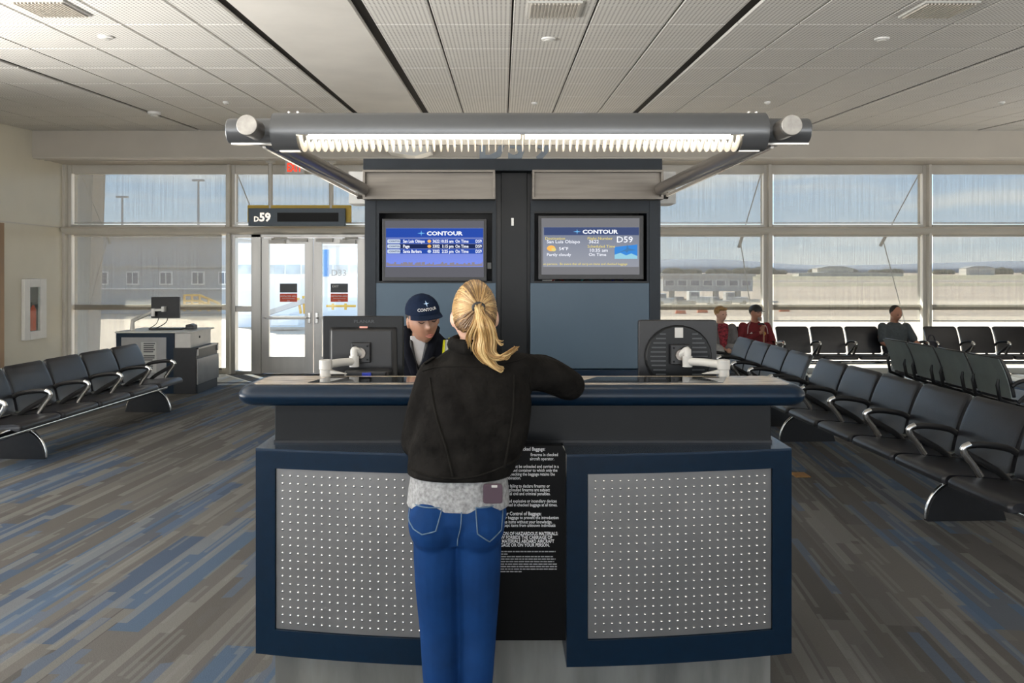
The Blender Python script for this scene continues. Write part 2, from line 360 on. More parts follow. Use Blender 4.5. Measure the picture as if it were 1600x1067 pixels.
# window bays
def window(n, x0, x1, label, lower=True, shade_bottom=.84):
    w = thing('window_%d' % n, label, None, ((x0+x1)/2, WY, 0), kind='structure')
    fr = .07
    mb = MB()
    mb.box(x0-fr, x0+fr, WY-.04, WY+.12, 0, SZ0).box(x0-.02, x0+.02, WY-.13, WY-.04, 0, SZ0)
    mb.build('mullion', m_frame, w)
    mb = MB().box(x0+fr, x1-fr, WY-.02, WY+.1, 3.15, SZ0)
    mb.build('head_frame', m_frame, w)
    prof = [(WY+.1, 2.18), (WY-.10, 2.19), (WY-.19, 2.23), (WY-.22, 2.275), (WY-.19, 2.30), (WY+.1, 2.30)]
    MB().prism(prof, x0, x1, 'x').build('light_shelf', m_frame, w, smooth=40)
    B('upper_sill', m_alu, w, x0+fr, x1-fr, WY-.06, WY+.06, 2.30, 2.345)
    B('pane', m_glass, w, x0+fr, x1-fr, WY+.05, WY+.058, 2.34, 3.15)
    if lower:
        B('mid_rail', m_frame, w, x0+fr, x1-fr, WY+.03, WY+.1, 1.0, 1.085)
        B('bottom_rail', m_frame, w, x0+fr, x1-fr, WY, WY+.1, 0, .09)
        B('pane', m_glass, w, x0+fr, x1-fr, WY+.05, WY+.058, .09, 1.0)
        B('pane', m_glass, w, x0+fr, x1-fr, WY+.05, WY+.058, 1.085, 2.19)
    return w
def shade(x0, x1, z0, z1, label):
    s = thing('roller_shade', label, 'shade', ((x0+x1)/2, WY-.01, z0), group='roller shades on the window wall')
    B('fabric', m_shade, s, x0, x1, WY-.0025, WY-.0015, z0, z1)
    B('hem_bar', m_alu, s, x0, x1, WY-.012, WY+.004, z0-.022, z0)
    MB().cyl((x0, WY-.005, z1+.012), (x1, WY-.005, z1+.012), .016, n=10).build('roller', m_frame, s, smooth=40)
bays = [(1, -6.84, -4.275, 'tall shaded window beside the cream wall'), (3, .875, 1.675, 'narrow window hidden behind the display tower'), (4, 1.675, 4.175, 'shaded window right of the display tower'),
        (5, 4.175, 6.675, 'shaded window behind the man in the grey polo'), (6, 6.675, 9.175, 'shaded window at the far right'), (7, 9.175, 11.8, 'shaded window beyond the right edge')]
for n_, x0, x1, lb in bays: window(n_, x0, x1, lb)
window(2, -4.275, -1.70, 'upper window above the double door', lower=False)
window(8, -1.70, .875, 'window behind the display tower')
shade(-6.74, -4.35, 2.38, 3.14, 'upper shade of the window beside the cream wall')
shade(-6.74, -4.42, .06, 2.16, 'long lower shade behind the small podium')
shade(-4.19, -1.78, 2.38, 3.14, 'upper shade above the double door')
shade(-1.62, .8, .84, 2.16, 'lower shade hidden behind the display tower')
for x0, x1, a in ((1.76, 4.09, 'window just right of the display tower'), (4.27, 6.58, 'window behind the man in the grey polo'), (6.78, 9.08, 'window at the right edge'), (9.27, 11.7, 'window past the right edge')):
    shade(x0, x1, 2.38, 3.14, 'upper shade of the ' + a)
    shade(x0, x1, .84, 2.16, 'lower shade of the ' + a)

# double door
D = thing('door_1', 'grey aluminium double door with tall glass panes', None, (XX(490, WY), WY, 0), kind='structure')
def wx(x): return XX(x, WY)
def wz(y): return ZZ(y, WY)
mb = MB()
for a, b_ in ((362, 369), (394, 409), (570, 580)): mb.box(wx(a), wx(b_), WY-.05, WY+.1, 0, 2.2)
mb.box(wx(369), wx(580), WY-.05, WY+.1, wz(371), 2.2)
mb.box(wx(369), wx(394), WY-.03, WY+.08, wz(487), wz(478)).box(wx(369), wx(394), WY-.03, WY+.08, 0, wz(579))
mb.build('door_frame', m_alu, D, bevel=.004)
B('sidelight_pane', m_glass, D, wx(369), wx(394), WY+.02, WY+.028, wz(478), wz(371))
B('sidelight_pane', m_glass, D, wx(369), wx(394), WY+.02, WY+.028, wz(579), wz(487))
B('sidelight_sill', m_frame, D, wx(580), -1.7, WY-.05, WY+.1, 0, 2.2)
def leaf(x0, x1, g0, g1, side):
    mb = MB()
    z1, zt, zm1, zm0, zb = wz(372), wz(381), wz(494), wz(499), wz(557)
    mb.box(wx(x0), wx(g0), WY-.03, WY+.03, .01, z1).box(wx(g1), wx(x1), WY-.03, WY+.03, .01, z1)
    mb.box(wx(g0), wx(g1), WY-.03, WY+.03, zt, z1).box(wx(g0), wx(g1), WY-.03, WY+.03, zm0, zm1).box(wx(g0), wx(g1), WY-.03, WY+.03, .01, zb)
    lf = mb.build('door_leaf', m_alu, D, bevel=.003)
    B('pane', m_glass, lf, wx(g0), wx(g1), WY-.003, WY+.003, zm1, zt); B('pane', m_glass, lf, wx(g0), wx(g1), WY-.003, WY+.003, zb, zm0)
    cx = (g0+g1)/2 + (2 if side < 0 else -1)
    mb = MB().box(wx(x0+4), wx(x1-4), WY-.09, WY-.06, wz(497.5), wz(495.5))
    mb.box(wx(x0+6), wx(x0+9), WY-.09, WY-.03, wz(498), wz(495)).box(wx(x1-9), wx(x1-6), WY-.09, WY-.03, wz(498), wz(495)); mb.build('push_bar', m_alu, lf)
    hx = x1-5 if side < 0 else x0+5
    MB().box(wx(hx-2), wx(hx+2), WY-.06, WY-.03, wz(505), wz(488)).build('lever_plate', m_chrome, lf, bevel=.004)
    k0, k1 = ((g0+2, g0+26) if side < 0 else (g1-26, g1-2))
    MB().box(wx(k0), wx(k1), WY-.10, WY-.03, wz(381), wz(375)).tube([(wx(k0+5), WY-.1, wz(374)), (wx(k0+12), WY-.2, wz(373)), (wx(k1+4), WY-.09, wz(372.5))], .012, 6).build('door_closer', m_light_grey, lf)
    a0, a1 = ((x1-35, x1-8) if side < 0 else (x0+4, x0+30))
    MB().box(wx(a0), wx(a1), WY-.08, WY-.05, wz(378), wz(372)).build('alarm_box', m_light_grey, lf)
    s1 = B('grey_notice', m_signgrey, lf, wx(cx-13.5), wx(cx+13.5), WY-.010, WY-.004, wz(457), wz(443))
    s2 = B('red_notice', m_red, lf, wx(cx-13.5), wx(cx+13.5), WY-.010, WY-.004, wz(471.5), wz(458.5))
    if side > 0: tag(s1, 'grey exit notice on the glass')
    return lf, cx
for a in ((409.5, 489.6, 421, 477, -1), (491, 570, 503.5, 559, 1)):
    lf, cx = leaf(*a)
    # printed lines on the notices
    root = lf
    text('EXIT', .05, m_ink, lf, (wx(cx-11), WY-.0115, wz(449)), name='lettering') if a[4] > 0 else None
    text('RESTRICTED AREA', .030, m_ink, lf, (wx(cx), WY-.0115, wz(463.8)), 'CENTER', .02, name='lettering')
    text('Authorized Personnel', .022, m_ink, lf, (wx(cx), WY-.0115, wz(467)), 'CENTER', .01, name='lettering')
    text('Only', .022, m_ink, lf, (wx(cx), WY-.0115, wz(470.4)), 'CENTER', .01, name='lettering')

# ceiling fittings
def on_ceiling(x, y):      # a point of the ceiling plane seen at pixel (x, y)
    Y = F*1.547/(CY-55-y); return Vector((XX(x, Y), Y, ZC(Y)))
def disc(x, y, r, h, label, name='smoke_detector'):
    p = on_ceiling(x, y); t = thing(name, label, 'detector' if name != 'sprinkler_head' else 'sprinkler', (p.x, p.y, p.z-h), group='ceiling fittings')
    n = 20; M3 = Matrix.Rotation(SL, 3, 'X')
    MB().loft([[p + M3 @ Vector((q*math.cos(2*PI*k/n), q*math.sin(2*PI*k/n), z)) for k in range(n)] for q, z in ((r, 0), (r, -h*.45), (r*.75, -h*.6))]).build('base', m_white, t, smooth=40)
    MB().loft([[p + M3 @ Vector((q*math.cos(2*PI*k/n), q*math.sin(2*PI*k/n), z)) for k in range(n)] for q, z in ((r*.55, -h*.55), (r*.6, -h*.9), (r*.3, -h))]).build('cap', m_light_grey, t, smooth=40)
for x, y, lb in ((165, 57, 'flat white ceiling disc at upper left'), (857, 60, 'flat white ceiling disc above the counter light'), (1378, 60, 'flat white ceiling disc at upper right')):
    disc(x, y, .055, .025, lb, 'ceiling_disc')
disc(241, 175, .08, .06, 'smoke detector by the soffit at left'); disc(905, 177, .075, .05, 'smoke detector just above the counter light')
for x, y, lb in ((353, 159, 'sprinkler head above the double door'), (835, 160, 'sprinkler head above the counter'), (1199, 159, 'sprinkler head over the right window'), (1565, 159, 'sprinkler head at the far right')):
    disc(x, y, .035, .035, lb, 'sprinkler_head')
def vent(x, y, w, d, label):
    p = on_ceiling(x, y); t = thing('ceiling_vent', label, 'vent', (p.x, p.y, p.z-.02), group='ceiling air vents'); M3 = Matrix.Rotation(SL, 3, 'X')
    MB().obox(p + Vector((0, 0, -.006)), (w, d, .012), M3).build('frame', m_light_grey, t)
    for k in range(14):
        q = p + M3 @ Vector(((k-6.5)*w/15, 0, -.016)); MB().obox(q, (w/40, d*.9, .012), M3).build('slat', m_soffit, t)
vent(865, 14, .36, .36, 'square air vent above the counter light'); vent(1466, 14, .36, .36, 'square air vent at upper right'); vent(80, 12, .36, .36, 'square air vent at upper left')
# ------------------------------------------------------------------ gate counter
CC = .077                                            # centre line of counter and tower
CT = thing('gate_counter', 'gate counter with navy framed steel fronts and dark rounded top', 'counter', (CC, 3.0, 0))
def arcY(x): return 2.68 + .10*((x-CC)/.97)**2
def arc_slab(name, mt, x0, x1, z0, z1, front, back, parent, n=14, bevel=0):
    xs = [x0+(x1-x0)*i/n for i in range(n+1)]
    poly = [(x, arcY(x)+front) for x in xs] + [(x, (back if back > 2 else arcY(x)+back)) for x in reversed(xs)]
    return MB().prism(poly, z0, z1, 'z').build(name, mt, parent, smooth=30, bevel=bevel)
def counter_front(a0, a1, b0, b1):
    z0, z1, w0, w1 = .22, .955, .312, .893
    body = arc_slab('cabinet', m_navy, a0, a1, z0, z1, .02, 3.02, CT)
    arc_slab('frame_rail', m_navy, a0, a1, w1, z1, 0, .02, body); arc_slab('frame_rail', m_navy, a0, a1, z0, w0, 0, .02, body)
    arc_slab('frame_stile', m_navy, a0, b0, w0, w1, 0, .02, body, 4); arc_slab('frame_stile', m_navy, b1, a1, w0, w1, 0, .02, body, 4)
    pn = arc_slab('studded_panel', m_stud_steel, b0+.002, b1-.002, w0+.002, w1-.002, .008, .02, CT)
    mb = MB(); nx, nz = 22, 20
    for i in range(nx):
        for j in range(nz):
            x = b0+.028+(b1-b0-.056)*i/(nx-1); z = w0+.026+(w1-w0-.052)*j/(nz-1); y = arcY(x)+.008
            rr = .0052; k6 = 8
            mb.loft([[(x+q*math.cos(2*PI*k/k6), y-h, z+q*math.sin(2*PI*k/k6)) for k in range(k6)] for q, h in ((rr, -.001), (rr*.85, .003), (rr*.4, .0048))])
    tag(mb.build('stud', m_chrome, pn, smooth=60), 'grid of small polished studs', kind='stuff')
    arc_slab('ledge', m_ledge, a0, a1, z1, z1+.008, 0, 3.02, CT)
counter_front(CC+.147, CC+.97, .298, .973)
counter_front(CC-.97, CC-.147, CC*2-.973, CC*2-.298)
B('neck', m_neck, CT, XX(429, 2.87), XX(1205, 2.87), 2.87, 3.04, .95, 1.13, bevel=.004)
B('neck_trim', m_black, CT, XX(429, 2.87)-.002, XX(1205, 2.87)+.002, 2.866, 2.88, .963, .972)
B('kick_plate', m_concrete, CT, XX(429, 2.87), XX(1205, 2.87), 2.88, 3.3, 0, .24)
B('side_panel', m_navy, CT, XX(429, 2.87), XX(429, 2.87)+.03, 3.3, 3.62, 0, .76); B('side_panel', m_navy, CT, XX(1205, 2.87)-.03, XX(1205, 2.87), 3.3, 3.62, 0, .76)
B('work_surface', m_light_grey, CT, XX(429, 2.87), XX(1205, 2.87), 3.05, 3.65, .76, .79, bevel=.005)
# bullnose top, rounded in plan
def rrect(x0, x1, y0, y1, r, n=6):
    out = []
    for cx, cy, a0 in ((x1-r, y1-r, 0), (x0+r, y1-r, 90), (x0+r, y0+r, 180), (x1-r, y0+r, 270)):
        for k in range(n+1):
            a = math.radians(a0+90*k/n); out.append((cx+r*math.cos(a), cy+r*math.sin(a)))
    return out
tx0, tx1, ty0, ty1 = XX(372, 2.79), XX(1259, 2.79), 2.745, 3.04
rings = []
for k in range(11):
    a = -PI/2+PI*k/10; ins = .037*(1-math.cos(a)); z = 1.153+.037*math.sin(a)
    rings.append([(x, y, z) for x, y in rrect(tx0+ins, tx1-ins, ty0+ins, ty1-ins*.3, .06)])
MB().loft(rings).build('counter_top', m_navy, CT, smooth=50)
MB().loft([[(x, y, z) for x, y in rrect(tx0+.045, tx1-.045, 2.80, 3.022, .035)] for z in (1.188, 1.1915)]).build('laminate_inlay', m_tan, CT)
for a, b_ in ((495, 700), (915, 1136)):
    MB().prism([(XX(a-14, 2.83), 2.83), (XX(b_-6, 2.83), 2.83), (XX(b_, 2.98), 2.985), (XX(a+18, 2.98), 2.985)], 1.1914, 1.1935, 'z').build('glass_inlay', m_mirror, CT)
# black notice board between the steel fronts
NB = MB().prism([(-.085, .318), (.221, .318), (.221, .972), (.205, .996), (-.085, .996)], 2.672, 2.70, 'y').build('notice_board', m_board, CT, bevel=.002)
lines = [(704, 852, 'Firearms in Checked Baggage:', 5.6, 1), (712.5, 872, 'firearms in checked', 4.9, 0), (719, 866, 'aircraft operator.', 4.9, 0),
  (731, 873, 'firearm must be unloaded and carried in a', 4.9, 0), (737, 871, 'hard-sided container to which only the', 4.9, 0), (743, 867, 'passenger checking the baggage retains the', 4.9, 0), (749, 814, 'combination.', 4.9, 0),
  (761.5, 859, 'Passengers failing to declare firearms or', 4.9, 0), (767.5, 859, 'failing/loaded firearms are subject', 4.9, 0), (773.5, 860, 'potential civil and criminal penalties.', 4.9, 0),
  (785, 870, 'Unauthorized explosive or incendiary devices', 4.9, 0), (791, 871, 'prohibited in checked baggage at all times.', 4.9, 0),
  (805, 846, 'Passenger Control of Baggage:', 5.6, 1), (811, 873, 'your baggage to prevent the introduction', 4.9, 0), (817.5, 863, 'dangerous items without your knowledge.', 4.9, 0), (823, 868, 'accept items from unknown individuals', 4.9, 0),
  (836, 872, 'TRANSPORTATION OF HAZARDOUS MATERIALS:', 5.2, 1), (842, 863, 'FEDERAL LAW FORBIDS THE CARRIAGE OF', 5.2, 1), (848, 866, 'HAZARDOUS MATERIALS ABOARD AIRCRAFT', 5.2, 1), (854, 859, 'YOUR LUGGAGE OR ON YOUR PERSON.', 5.2, 1)]
m_dim = mat('grey_print', (.32, .32, .32), .5, noise=(9, .02))
NY = 2.671
for y, xr, s_, sz, bd in lines:
    text(s_, sz*1.42*NY/F, m_ink, NB, (XX(xr, NY), NY, ZZ(y, NY)), 'RIGHT', .012 if bd else .004, .0004, sx=.78)
mb = MB()   # paragraph of fine print, too small to read: short dashes
for r in range(9):
    x = 782.0; xe = [868, 793, 864, 868, 866, 870, 871, 870, 815][r]; y = 861+r*3.9
    while x < xe:
        w = random.uniform(3, 9); mb.box(XX(x, NY), XX(min(x+w, xe), NY), NY-.0003, NY+.001, ZZ(y+1.6, NY), ZZ(y, NY)); x += w+1.1
tag(mb.build('fine_print', m_dim, NB), 'rows of tiny grey print', kind='stuff')

# ------------------------------------------------------------------ display tower
TY = 5.2
def tx(x): return XX(x, TY)
def tz(y): return ZZ(y, TY)
T = thing('display_tower', 'dark slate display tower with two screens behind the counter', 'tower', (CC, TY+.25, 0))
B('top_band', m_dkslate, T, tx(569), tx(1033), TY-.04, TY+.5, tz(268), tz(249), bevel=.003)
B('pilaster', m_dkslate, T, tx(570), tx(587), TY, TY+.5, 0, tz(268)); B('pilaster', m_dkslate, T, tx(1015), tx(1032), TY, TY+.5, 0, tz(268))
B('centre_pillar', m_neck, T, tx(783), tx(824), TY+.05, TY+.5, 0, tz(268), bevel=.003)
B('pillar_reveal', m_black, T, tx(773), tx(834), TY+.10, TY+.5, 0, tz(268))
B('back_board', m_black, T, tx(580), tx(1022), TY+.42, TY+.46, 0, tz(268))
for a, b_, i0, i1 in ((587, 775, 592, 769), (829, 1015, 835, 1011)):
    B('upper_panel', m_dkslate, T, tx(a), tx(b_), TY+.005, TY+.05, tz(330), tz(313))
    B('lower_panel', m_slate, T, tx(a), tx(b_), TY+.005, TY+.05, tz(576), tz(442), bevel=.003)
    mb = MB().box(tx(a), tx(i0), TY+.008, TY+.05, tz(442), tz(330)); mb.build('opening_side', m_dkslate, T); MB().box(tx(i1), tx(b_), TY+.008, TY+.05, tz(442), tz(330)).build('opening_side', m_dkslate, T)
    mb = MB().box(tx(i0), tx(i1), TY+.002, TY+.02, tz(333), tz(330)).box(tx(i0), tx(i1), TY+.002, TY+.02, tz(442), tz(439)); mb.build('opening_lip', m_neck, T)
    # loose cables and brackets inside the recess, below the screen
    for k in range(3):
        cx_ = i0+30+k*45+random.uniform(-6, 6)
        MB().tube(catmull([P(cx_, 440, TY+.12), P(cx_+6, 436, TY+.10), P(cx_+16, 437, TY+.12), P(cx_+20, 441, TY+.14)], 5), .005, 6).build('cable', mat('cable_%d' % k, [(.5, .05, .04), (.03, .3, .35), (.02, .02, .3)][k], .4, noise=(9, .05)), T, smooth=60)
    B('bracket', m_white, T, tx(i0+14), tx(i0+34), TY+.14, TY+.16, tz(441), tz(434)); B('bracket', m_light_grey, T, tx(i1-8), tx(i1-2), TY+.14, TY+.16, tz(420), tz(410))
B('base', m_navy, T, tx(570), tx(1032), TY-.06, TY+.5, 0, tz(577), bevel=.004)
for a, b_ in ((571, 774), (831, 1032)):
    sb = B('sign_box', m_steel, T, tx(a+3), tx(b_-3), TY-.06, TY, tz(311), tz(271))
    w_ = 3.6
    mb = MB().box(tx(a), tx(b_), TY-.10, TY-.0, tz(268+w_), tz(268)).box(tx(a), tx(b_), TY-.10, TY-.0, tz(313.5), tz(313.5-w_)).box(tx(a), tx(a+w_), TY-.10, TY-.0, tz(313.5-w_), tz(268+w_)).box(tx(b_-w_), tx(b_), TY-.10, TY-.0, tz(313.5-w_), tz(268+w_))
    mb.build('sign_frame', m_steel, sb, bevel=.002)
B('rear_cabinet', m_light_grey, T, XX(545, 5.72), XX(1056, 5.72), 5.72, 5.95, ZZ(318, 5.72), ZZ(268, 5.72))
B('switch', m_white, T, tx(799), tx(803), TY+.035, TY+.06, tz(352), tz(340), bevel=.002)
B('sign_plinth', m_dkslate, T, tx(744), tx(858), TY+.1, TY+.16, tz(249), tz(244.5))
for ch, x in (('D', 746), ('5', 793), ('9', 834)):
    text(ch, .27, mat('sign_letter_'+ch, (.13, .15, .17), .4, .4, noise=(5, .05)), T, (tx(x), TY+.13, tz(245)), 'LEFT', .03, .012, name='letter', sx=.92)
for x in (754, 800, 846): MB().cyl((tx(x), TY+.13, tz(249)), (tx(x), TY+.13, tz(243)), .006, n=8).build('letter_stem', m_light_grey, T)

# screens
def screen_mat(name, top, bot, k):
    m = bpy.data.materials.new(name); m.use_nodes = True; n, l = nodes(m); n.clear()
    o = n.new('ShaderNodeOutputMaterial'); e_ = n.new('ShaderNodeEmission'); tc = n.new('ShaderNodeTexCoord'); s = n.new('ShaderNodeSeparateXYZ'); r = n.new('ShaderNodeValToRGB')
    l.new(tc.outputs['Generated'], s.inputs[0]); l.new(s.outputs['Z'], r.inputs[0]); r.color_ramp.elements[0].color = (*bot, 1); r.color_ramp.elements[1].color = (*top, 1)
    l.new(r.outputs[0], e_.inputs[0]); e_.inputs[1].default_value = k
    g = n.new('ShaderNodeBsdfGlossy'); g.inputs['Roughness'].default_value = .12; mx = n.new('ShaderNodeMixShader'); mx.inputs[0].default_value = .05
    l.new(e_.outputs[0], mx.inputs[1]); l.new(g.outputs[0], mx.inputs[2]); l.new(mx.outputs[0], o.inputs[0]); return m
e_white = emis('screen_white', (.9, .92, 1), .85); e_yel = emis('screen_yellow', (.9, .75, .25), .7); e_navy = emis('screen_navy', (.012, .02, .07), 1); e_blue = emis('screen_blue', (.02, .06, .32), 1)
e_pale = emis('screen_pale', (.5, .58, .72), .9); e_logo = emis('screen_logo_blue', (.15, .42, .75), .9); e_orange = emis('screen_orange', (.95, .5, .12), .8); e_grey = emis('screen_grey', (.10, .10, .115), 1); e_sky = emis('screen_photo_sky', (.04, .2, .55), 1); e_cloud = emis('screen_photo_cloud', (.3, .6, .75), .8)
def star(cx, cz, r, y, tilt=0.0, asym=1.5):
    pts = []
    for k in range(8):
        a = PI/2+k*PI/4+tilt; q = r*(1.0 if k % 2 == 0 else .26)
        if k in (2, 6): q = r*asym
        pts.append((cx+q*math.cos(a), cz+q*math.sin(a)))
    return MB().prism(pts, y-.001, y, 'y')
SYc = TY-.005
def sx_(x): return XX(x, SYc)
def sz_(y): return ZZ(y, SYc)
TV1 = thing('wall_screen', 'flight list screen with blue departures on the tower', 'screen', (sx_(680), SYc+.05, sz_(439)))
MB().box(sx_(597), sx_(761), SYc, SYc+.09, sz_(440), sz_(341)).build('housing', m_black, TV1, bevel=.006)
MB().box(sx_(602), sx_(756), SYc-.006, SYc, sz_(433), sz_(345)).build('screen', e_grey, TV1)
pic = MB().box(sx_(603.5), sx_(755), SYc-.008, SYc-.006, sz_(417), sz_(356)).build('picture', screen_mat('departures_blue', (.035, .07, .28), (.008, .10, .75), .75), TV1)
yf = SYc-.009
B('header_bar', e_blue, pic, sx_(603.5), sx_(755), yf-.0004, yf, sz_(371), sz_(357))
star(sx_(658.5), sz_(364.5), .018, yf-.001).build('emblem', e_logo, pic)
text('CONTOUR', .036, e_white, pic, (sx_(667), yf-.001, sz_(367.6)), 'LEFT', .035, sx=1.32)
for k, (c, fl_, tm, g_) in enumerate((('San Luis Obispo', '3622', '10:35 am', e_orange), ('Page', '3302', '1:15 pm', e_orange), ('Santa Barbara', '3202', '2:25 pm', e_pale))):
    y = 377+k*7.9
    if k % 2: B('row_bar', e_navy, pic, sx_(605), sx_(754), yf-.0004, yf, sz_(y+3.6), sz_(y-3.6))
    else: B('row_bar', e_blue, pic, sx_(605), sx_(754), yf-.0004, yf, sz_(y+3.6), sz_(y-3.6))
    MB().prism([(p[0], p[1]) for p in rrect(sx_(605.5), sx_(626), sz_(y+3.1), sz_(y-3.1), .008, 4)], yf-.0009, yf-.0004, 'y').build('airline_badge', e_pale, pic)
    text('CONTOUR', .016, e_navy, pic, (sx_(608.5), yf-.0012, sz_(y+1.3)), 'LEFT', .02, sx=1.1)
    MB().ball((sx_(671), yf-.001, sz_(y)), (.013, .0008, .011), 12, 6).build('weather_icon', g_, pic)
    for s_, x in ((c, 630), (fl_, 676), (tm, 688 if k == 0 else 690.5), ('On Time', 711.5), ('D59', 743)):
        text(s_, .029, e_white, pic, (sx_(x), yf-.001, sz_(y+2.2)), 'LEFT', .022, sx=.78 if len(s_) > 9 else .84)
mb = MB(); x = 604.0
while x < 754:
    w = random.uniform(1, 4); mb.box(sx_(x), sx_(min(x+w, 755)), yf-.0005, yf, sz_(416), sz_(random.uniform(409, 413.5))); x += w
mb.build('skyline', emis('skyline_lights', (.30, .27, .33), .7), pic)
TV2 = thing('wall_screen', 'boarding screen showing D59 and the weather on the tower', 'screen', (sx_(922), SYc+.05, sz_(436)))
MB().box(sx_(841), sx_(1006), SYc, SYc+.09, sz_(437), sz_(336)).build('housing', m_black, TV2, bevel=.006)
MB().box(sx_(846), sx_(999), SYc-.006, SYc, sz_(429), sz_(341)).build('screen', emis('screen_mid_grey', (.155, .155, .165), 1), TV2)
pic = MB().box(sx_(848.5), sx_(998), SYc-.008, SYc-.006, sz_(417), sz_(355)).build('picture', screen_mat('boarding_grey', (.06, .075, .13), (.10, .115, .16), 1), TV2)
B('header_bar', emis('header_slate', (.045, .065, .15), 1), pic, sx_(850), sx_(998), yf-.0004, yf, sz_(367.5), sz_(355.5))
star(sx_(901.5), sz_(362), .018, yf-.001).build('emblem', e_logo, pic)
text('CONTOUR', .036, e_white, pic, (sx_(910), yf-.001, sz_(365)), 'LEFT', .035, sx=1.3)
for s_, x, y, sz, mt in (('Destination', 851.5, 374.6, .026, e_yel), ('San Luis Obispo', 854, 380, .031, e_white), ('54°F', 873, 391, .031, e_white), ('Partly cloudy', 854, 400, .028, e_white),
    ('Flight Number', 917.5, 374.6, .026, e_yel), ('3622', 919.5, 380, .031, e_white), ('Scheduled Time', 917.5, 387, .026, e_yel), ('10:35 am', 920, 393.5, .031, e_white), ('On Time', 919.5, 400, .029, e_white), ('D59', 962.5, 378.8, .058, e_white)):
    text(s_, sz, mt, pic, (sx_(x), yf-.001, sz_(y)), 'LEFT', .006, sx=1.12)
text('on persons.  Be aware that all carry-on items and checked baggage', .0215, e_yel, pic, (sx_(848.5), yf-.001, sz_(414)), 'LEFT', .006, sx=.98)
MB().ball((sx_(861), yf-.001, sz_(388)), (.029, .0008, .020), 14, 6).build('weather_icon', e_orange, pic)
MB().ball((sx_(865), yf-.002, sz_(390)), (.016, .0008, .012), 12, 6).build('weather_icon', e_yel, pic)
MB().prism([(sx_(960), sz_(404.5)), (sx_(995.5), sz_(404.5)), (sx_(995.5), sz_(382)), (sx_(960), sz_(386))], yf-.0006, yf, 'y').build('photo_inset', e_sky, pic)
MB().prism([(sx_(960), sz_(404.5)), (sx_(995.5), sz_(404.5)), (sx_(995.5), sz_(400)), (sx_(986), sz_(396)), (sx_(978), sz_(399)), (sx_(969), sz_(395)), (sx_(960), sz_(398))], yf-.0009, yf-.0006, 'y').build('photo_clouds', e_cloud, pic)
MB().prism([(sx_(962), sz_(397)), (sx_(978), sz_(389)), (sx_(980), sz_(382)), (sx_(982), sz_(388)), (sx_(994), sz_(391)), (sx_(982), sz_(392)), (sx_(979), sz_(395)), (sx_(976), sz_(392))], yf-.0012, yf-.0009, 'y').build('photo_aeroplane', emis('photo_plane', (.05, .16, .35), 1), pic)

# ------------------------------------------------------------------ counter light bar
LY, LZ = 2.90, 2.128
LB = thing('counter_light', 'grey tubular light bar with glowing louvres over the counter', 'light', (CC, 4.0, 2.0))
lx0, lx1, gx0, gx1 = XX(430, LY), XX(1193, LY), XX(470, LY), XX(1153, LY)
R = .0715
def ring(x, r, a0, a1, n=28): return [(x, LY+r*math.cos(math.radians(a0+(a1-a0)*k/n)), LZ+r*math.sin(math.radians(a0+(a1-a0)*k/n))) for k in range(n+1)]
# angles: 180 faces the camera, 270 straight down; the opening runs from 196 to 300
O0, O1 = 197, 325
mb = MB()
mb.loft([ring(gx0, R, O1-360, O0), ring(gx1, R, O1-360, O0)], cap=False, closed=False)
mb.loft([ring(gx0, R-.004, O1-360, O0), ring(gx1, R-.004, O1-360, O0)], cap=False, closed=False)
for a in (O0, O1): mb.add([ring(x, r, a, a+1)[0] for x, r in ((gx0, R), (gx1, R), (gx1, R-.004), (gx0, R-.004))], [(0, 1, 2, 3)])
for xa, xb in ((lx0, gx0), (gx1, lx1)):
    mb.cyl((xa, LY, LZ), (xb, LY, LZ), R, n=40)
mb.build('housing', m_tube, LB, smooth=40)
for xa, xb in ((XX(358, LY), lx0), (lx1, XX(1262, LY))):
    MB().cyl((xa, LY, LZ+.004), (xb, LY, LZ+.004), .047, n=32).build('end_sleeve', m_tube, LB, smooth=40, bevel=.004)
    MB().box(xa+.012, xb-.0, LY-.012, LY+.012, LZ-.048, LZ-.042).build('end_strip', m_chrome, LB)
MB().box(lx0+.02, gx0, LY-.012, LY+.012, LZ-R-.003, LZ-R+.004).box(gx1, lx1-.02, LY-.012, LY+.012, LZ-R-.003, LZ-R+.004).build('bottom_strip', m_chrome, LB)
m_lamp = emis('warm_fluorescent', (1, .86, .66), 26)
for xa, xb in ((gx0+.03, CC-.01), (CC+.01, gx1-.03)):
    MB().cyl((xa, LY+.005, LZ-.012), (xb, LY+.005, LZ-.012), .013, n=12).build('lamp_tube', m_lamp, LB, smooth=40)
m_fin = bpy.data.materials.new('white_louvre'); m_fin.use_nodes = True
_n, _l = nodes(m_fin); _p = _n['Principled BSDF']; _p.inputs['Base Color'].default_value = (.9, .87, .82, 1); _p.inputs['Roughness'].default_value = .35
_t = _n.new('ShaderNodeBsdfTranslucent'); _t.inputs[0].default_value = (.9, .87, .82, 1); _m = _n.new('ShaderNodeMixShader'); _m.inputs[0].default_value = .35
_l.new(_p.outputs[0], _m.inputs[1]); _l.new(_t.outputs[0], _m.inputs[2]); _l.new(_m.outputs[0], _n['Material Output'].inputs[0])
nf = 64; fin_me = None
for i in range(nf):
    x = gx0+.012+(gx1-gx0-.024)*i/(nf-1)
    if fin_me is None:
        prof = [(R*1.03*math.cos(math.radians(a)), R*1.03*math.sin(math.radians(a))) for a in range(200, 325, 8)] + [(.030*math.cos(math.radians(a)), .030*math.sin(math.radians(a))-.012) for a in (330, 300, 270, 240, 210, 190)]
        b_ = MB().prism(prof, -.0016, .0016, 'x'); fin_me = b_.mesh('louvre'); fin_me.materials.append(m_fin)
    o = bpy.data.objects.new('louvre', fin_me); COL.objects.link(o); o.parent = LB; o.location = Vector((x, LY, LZ)) - LB.location
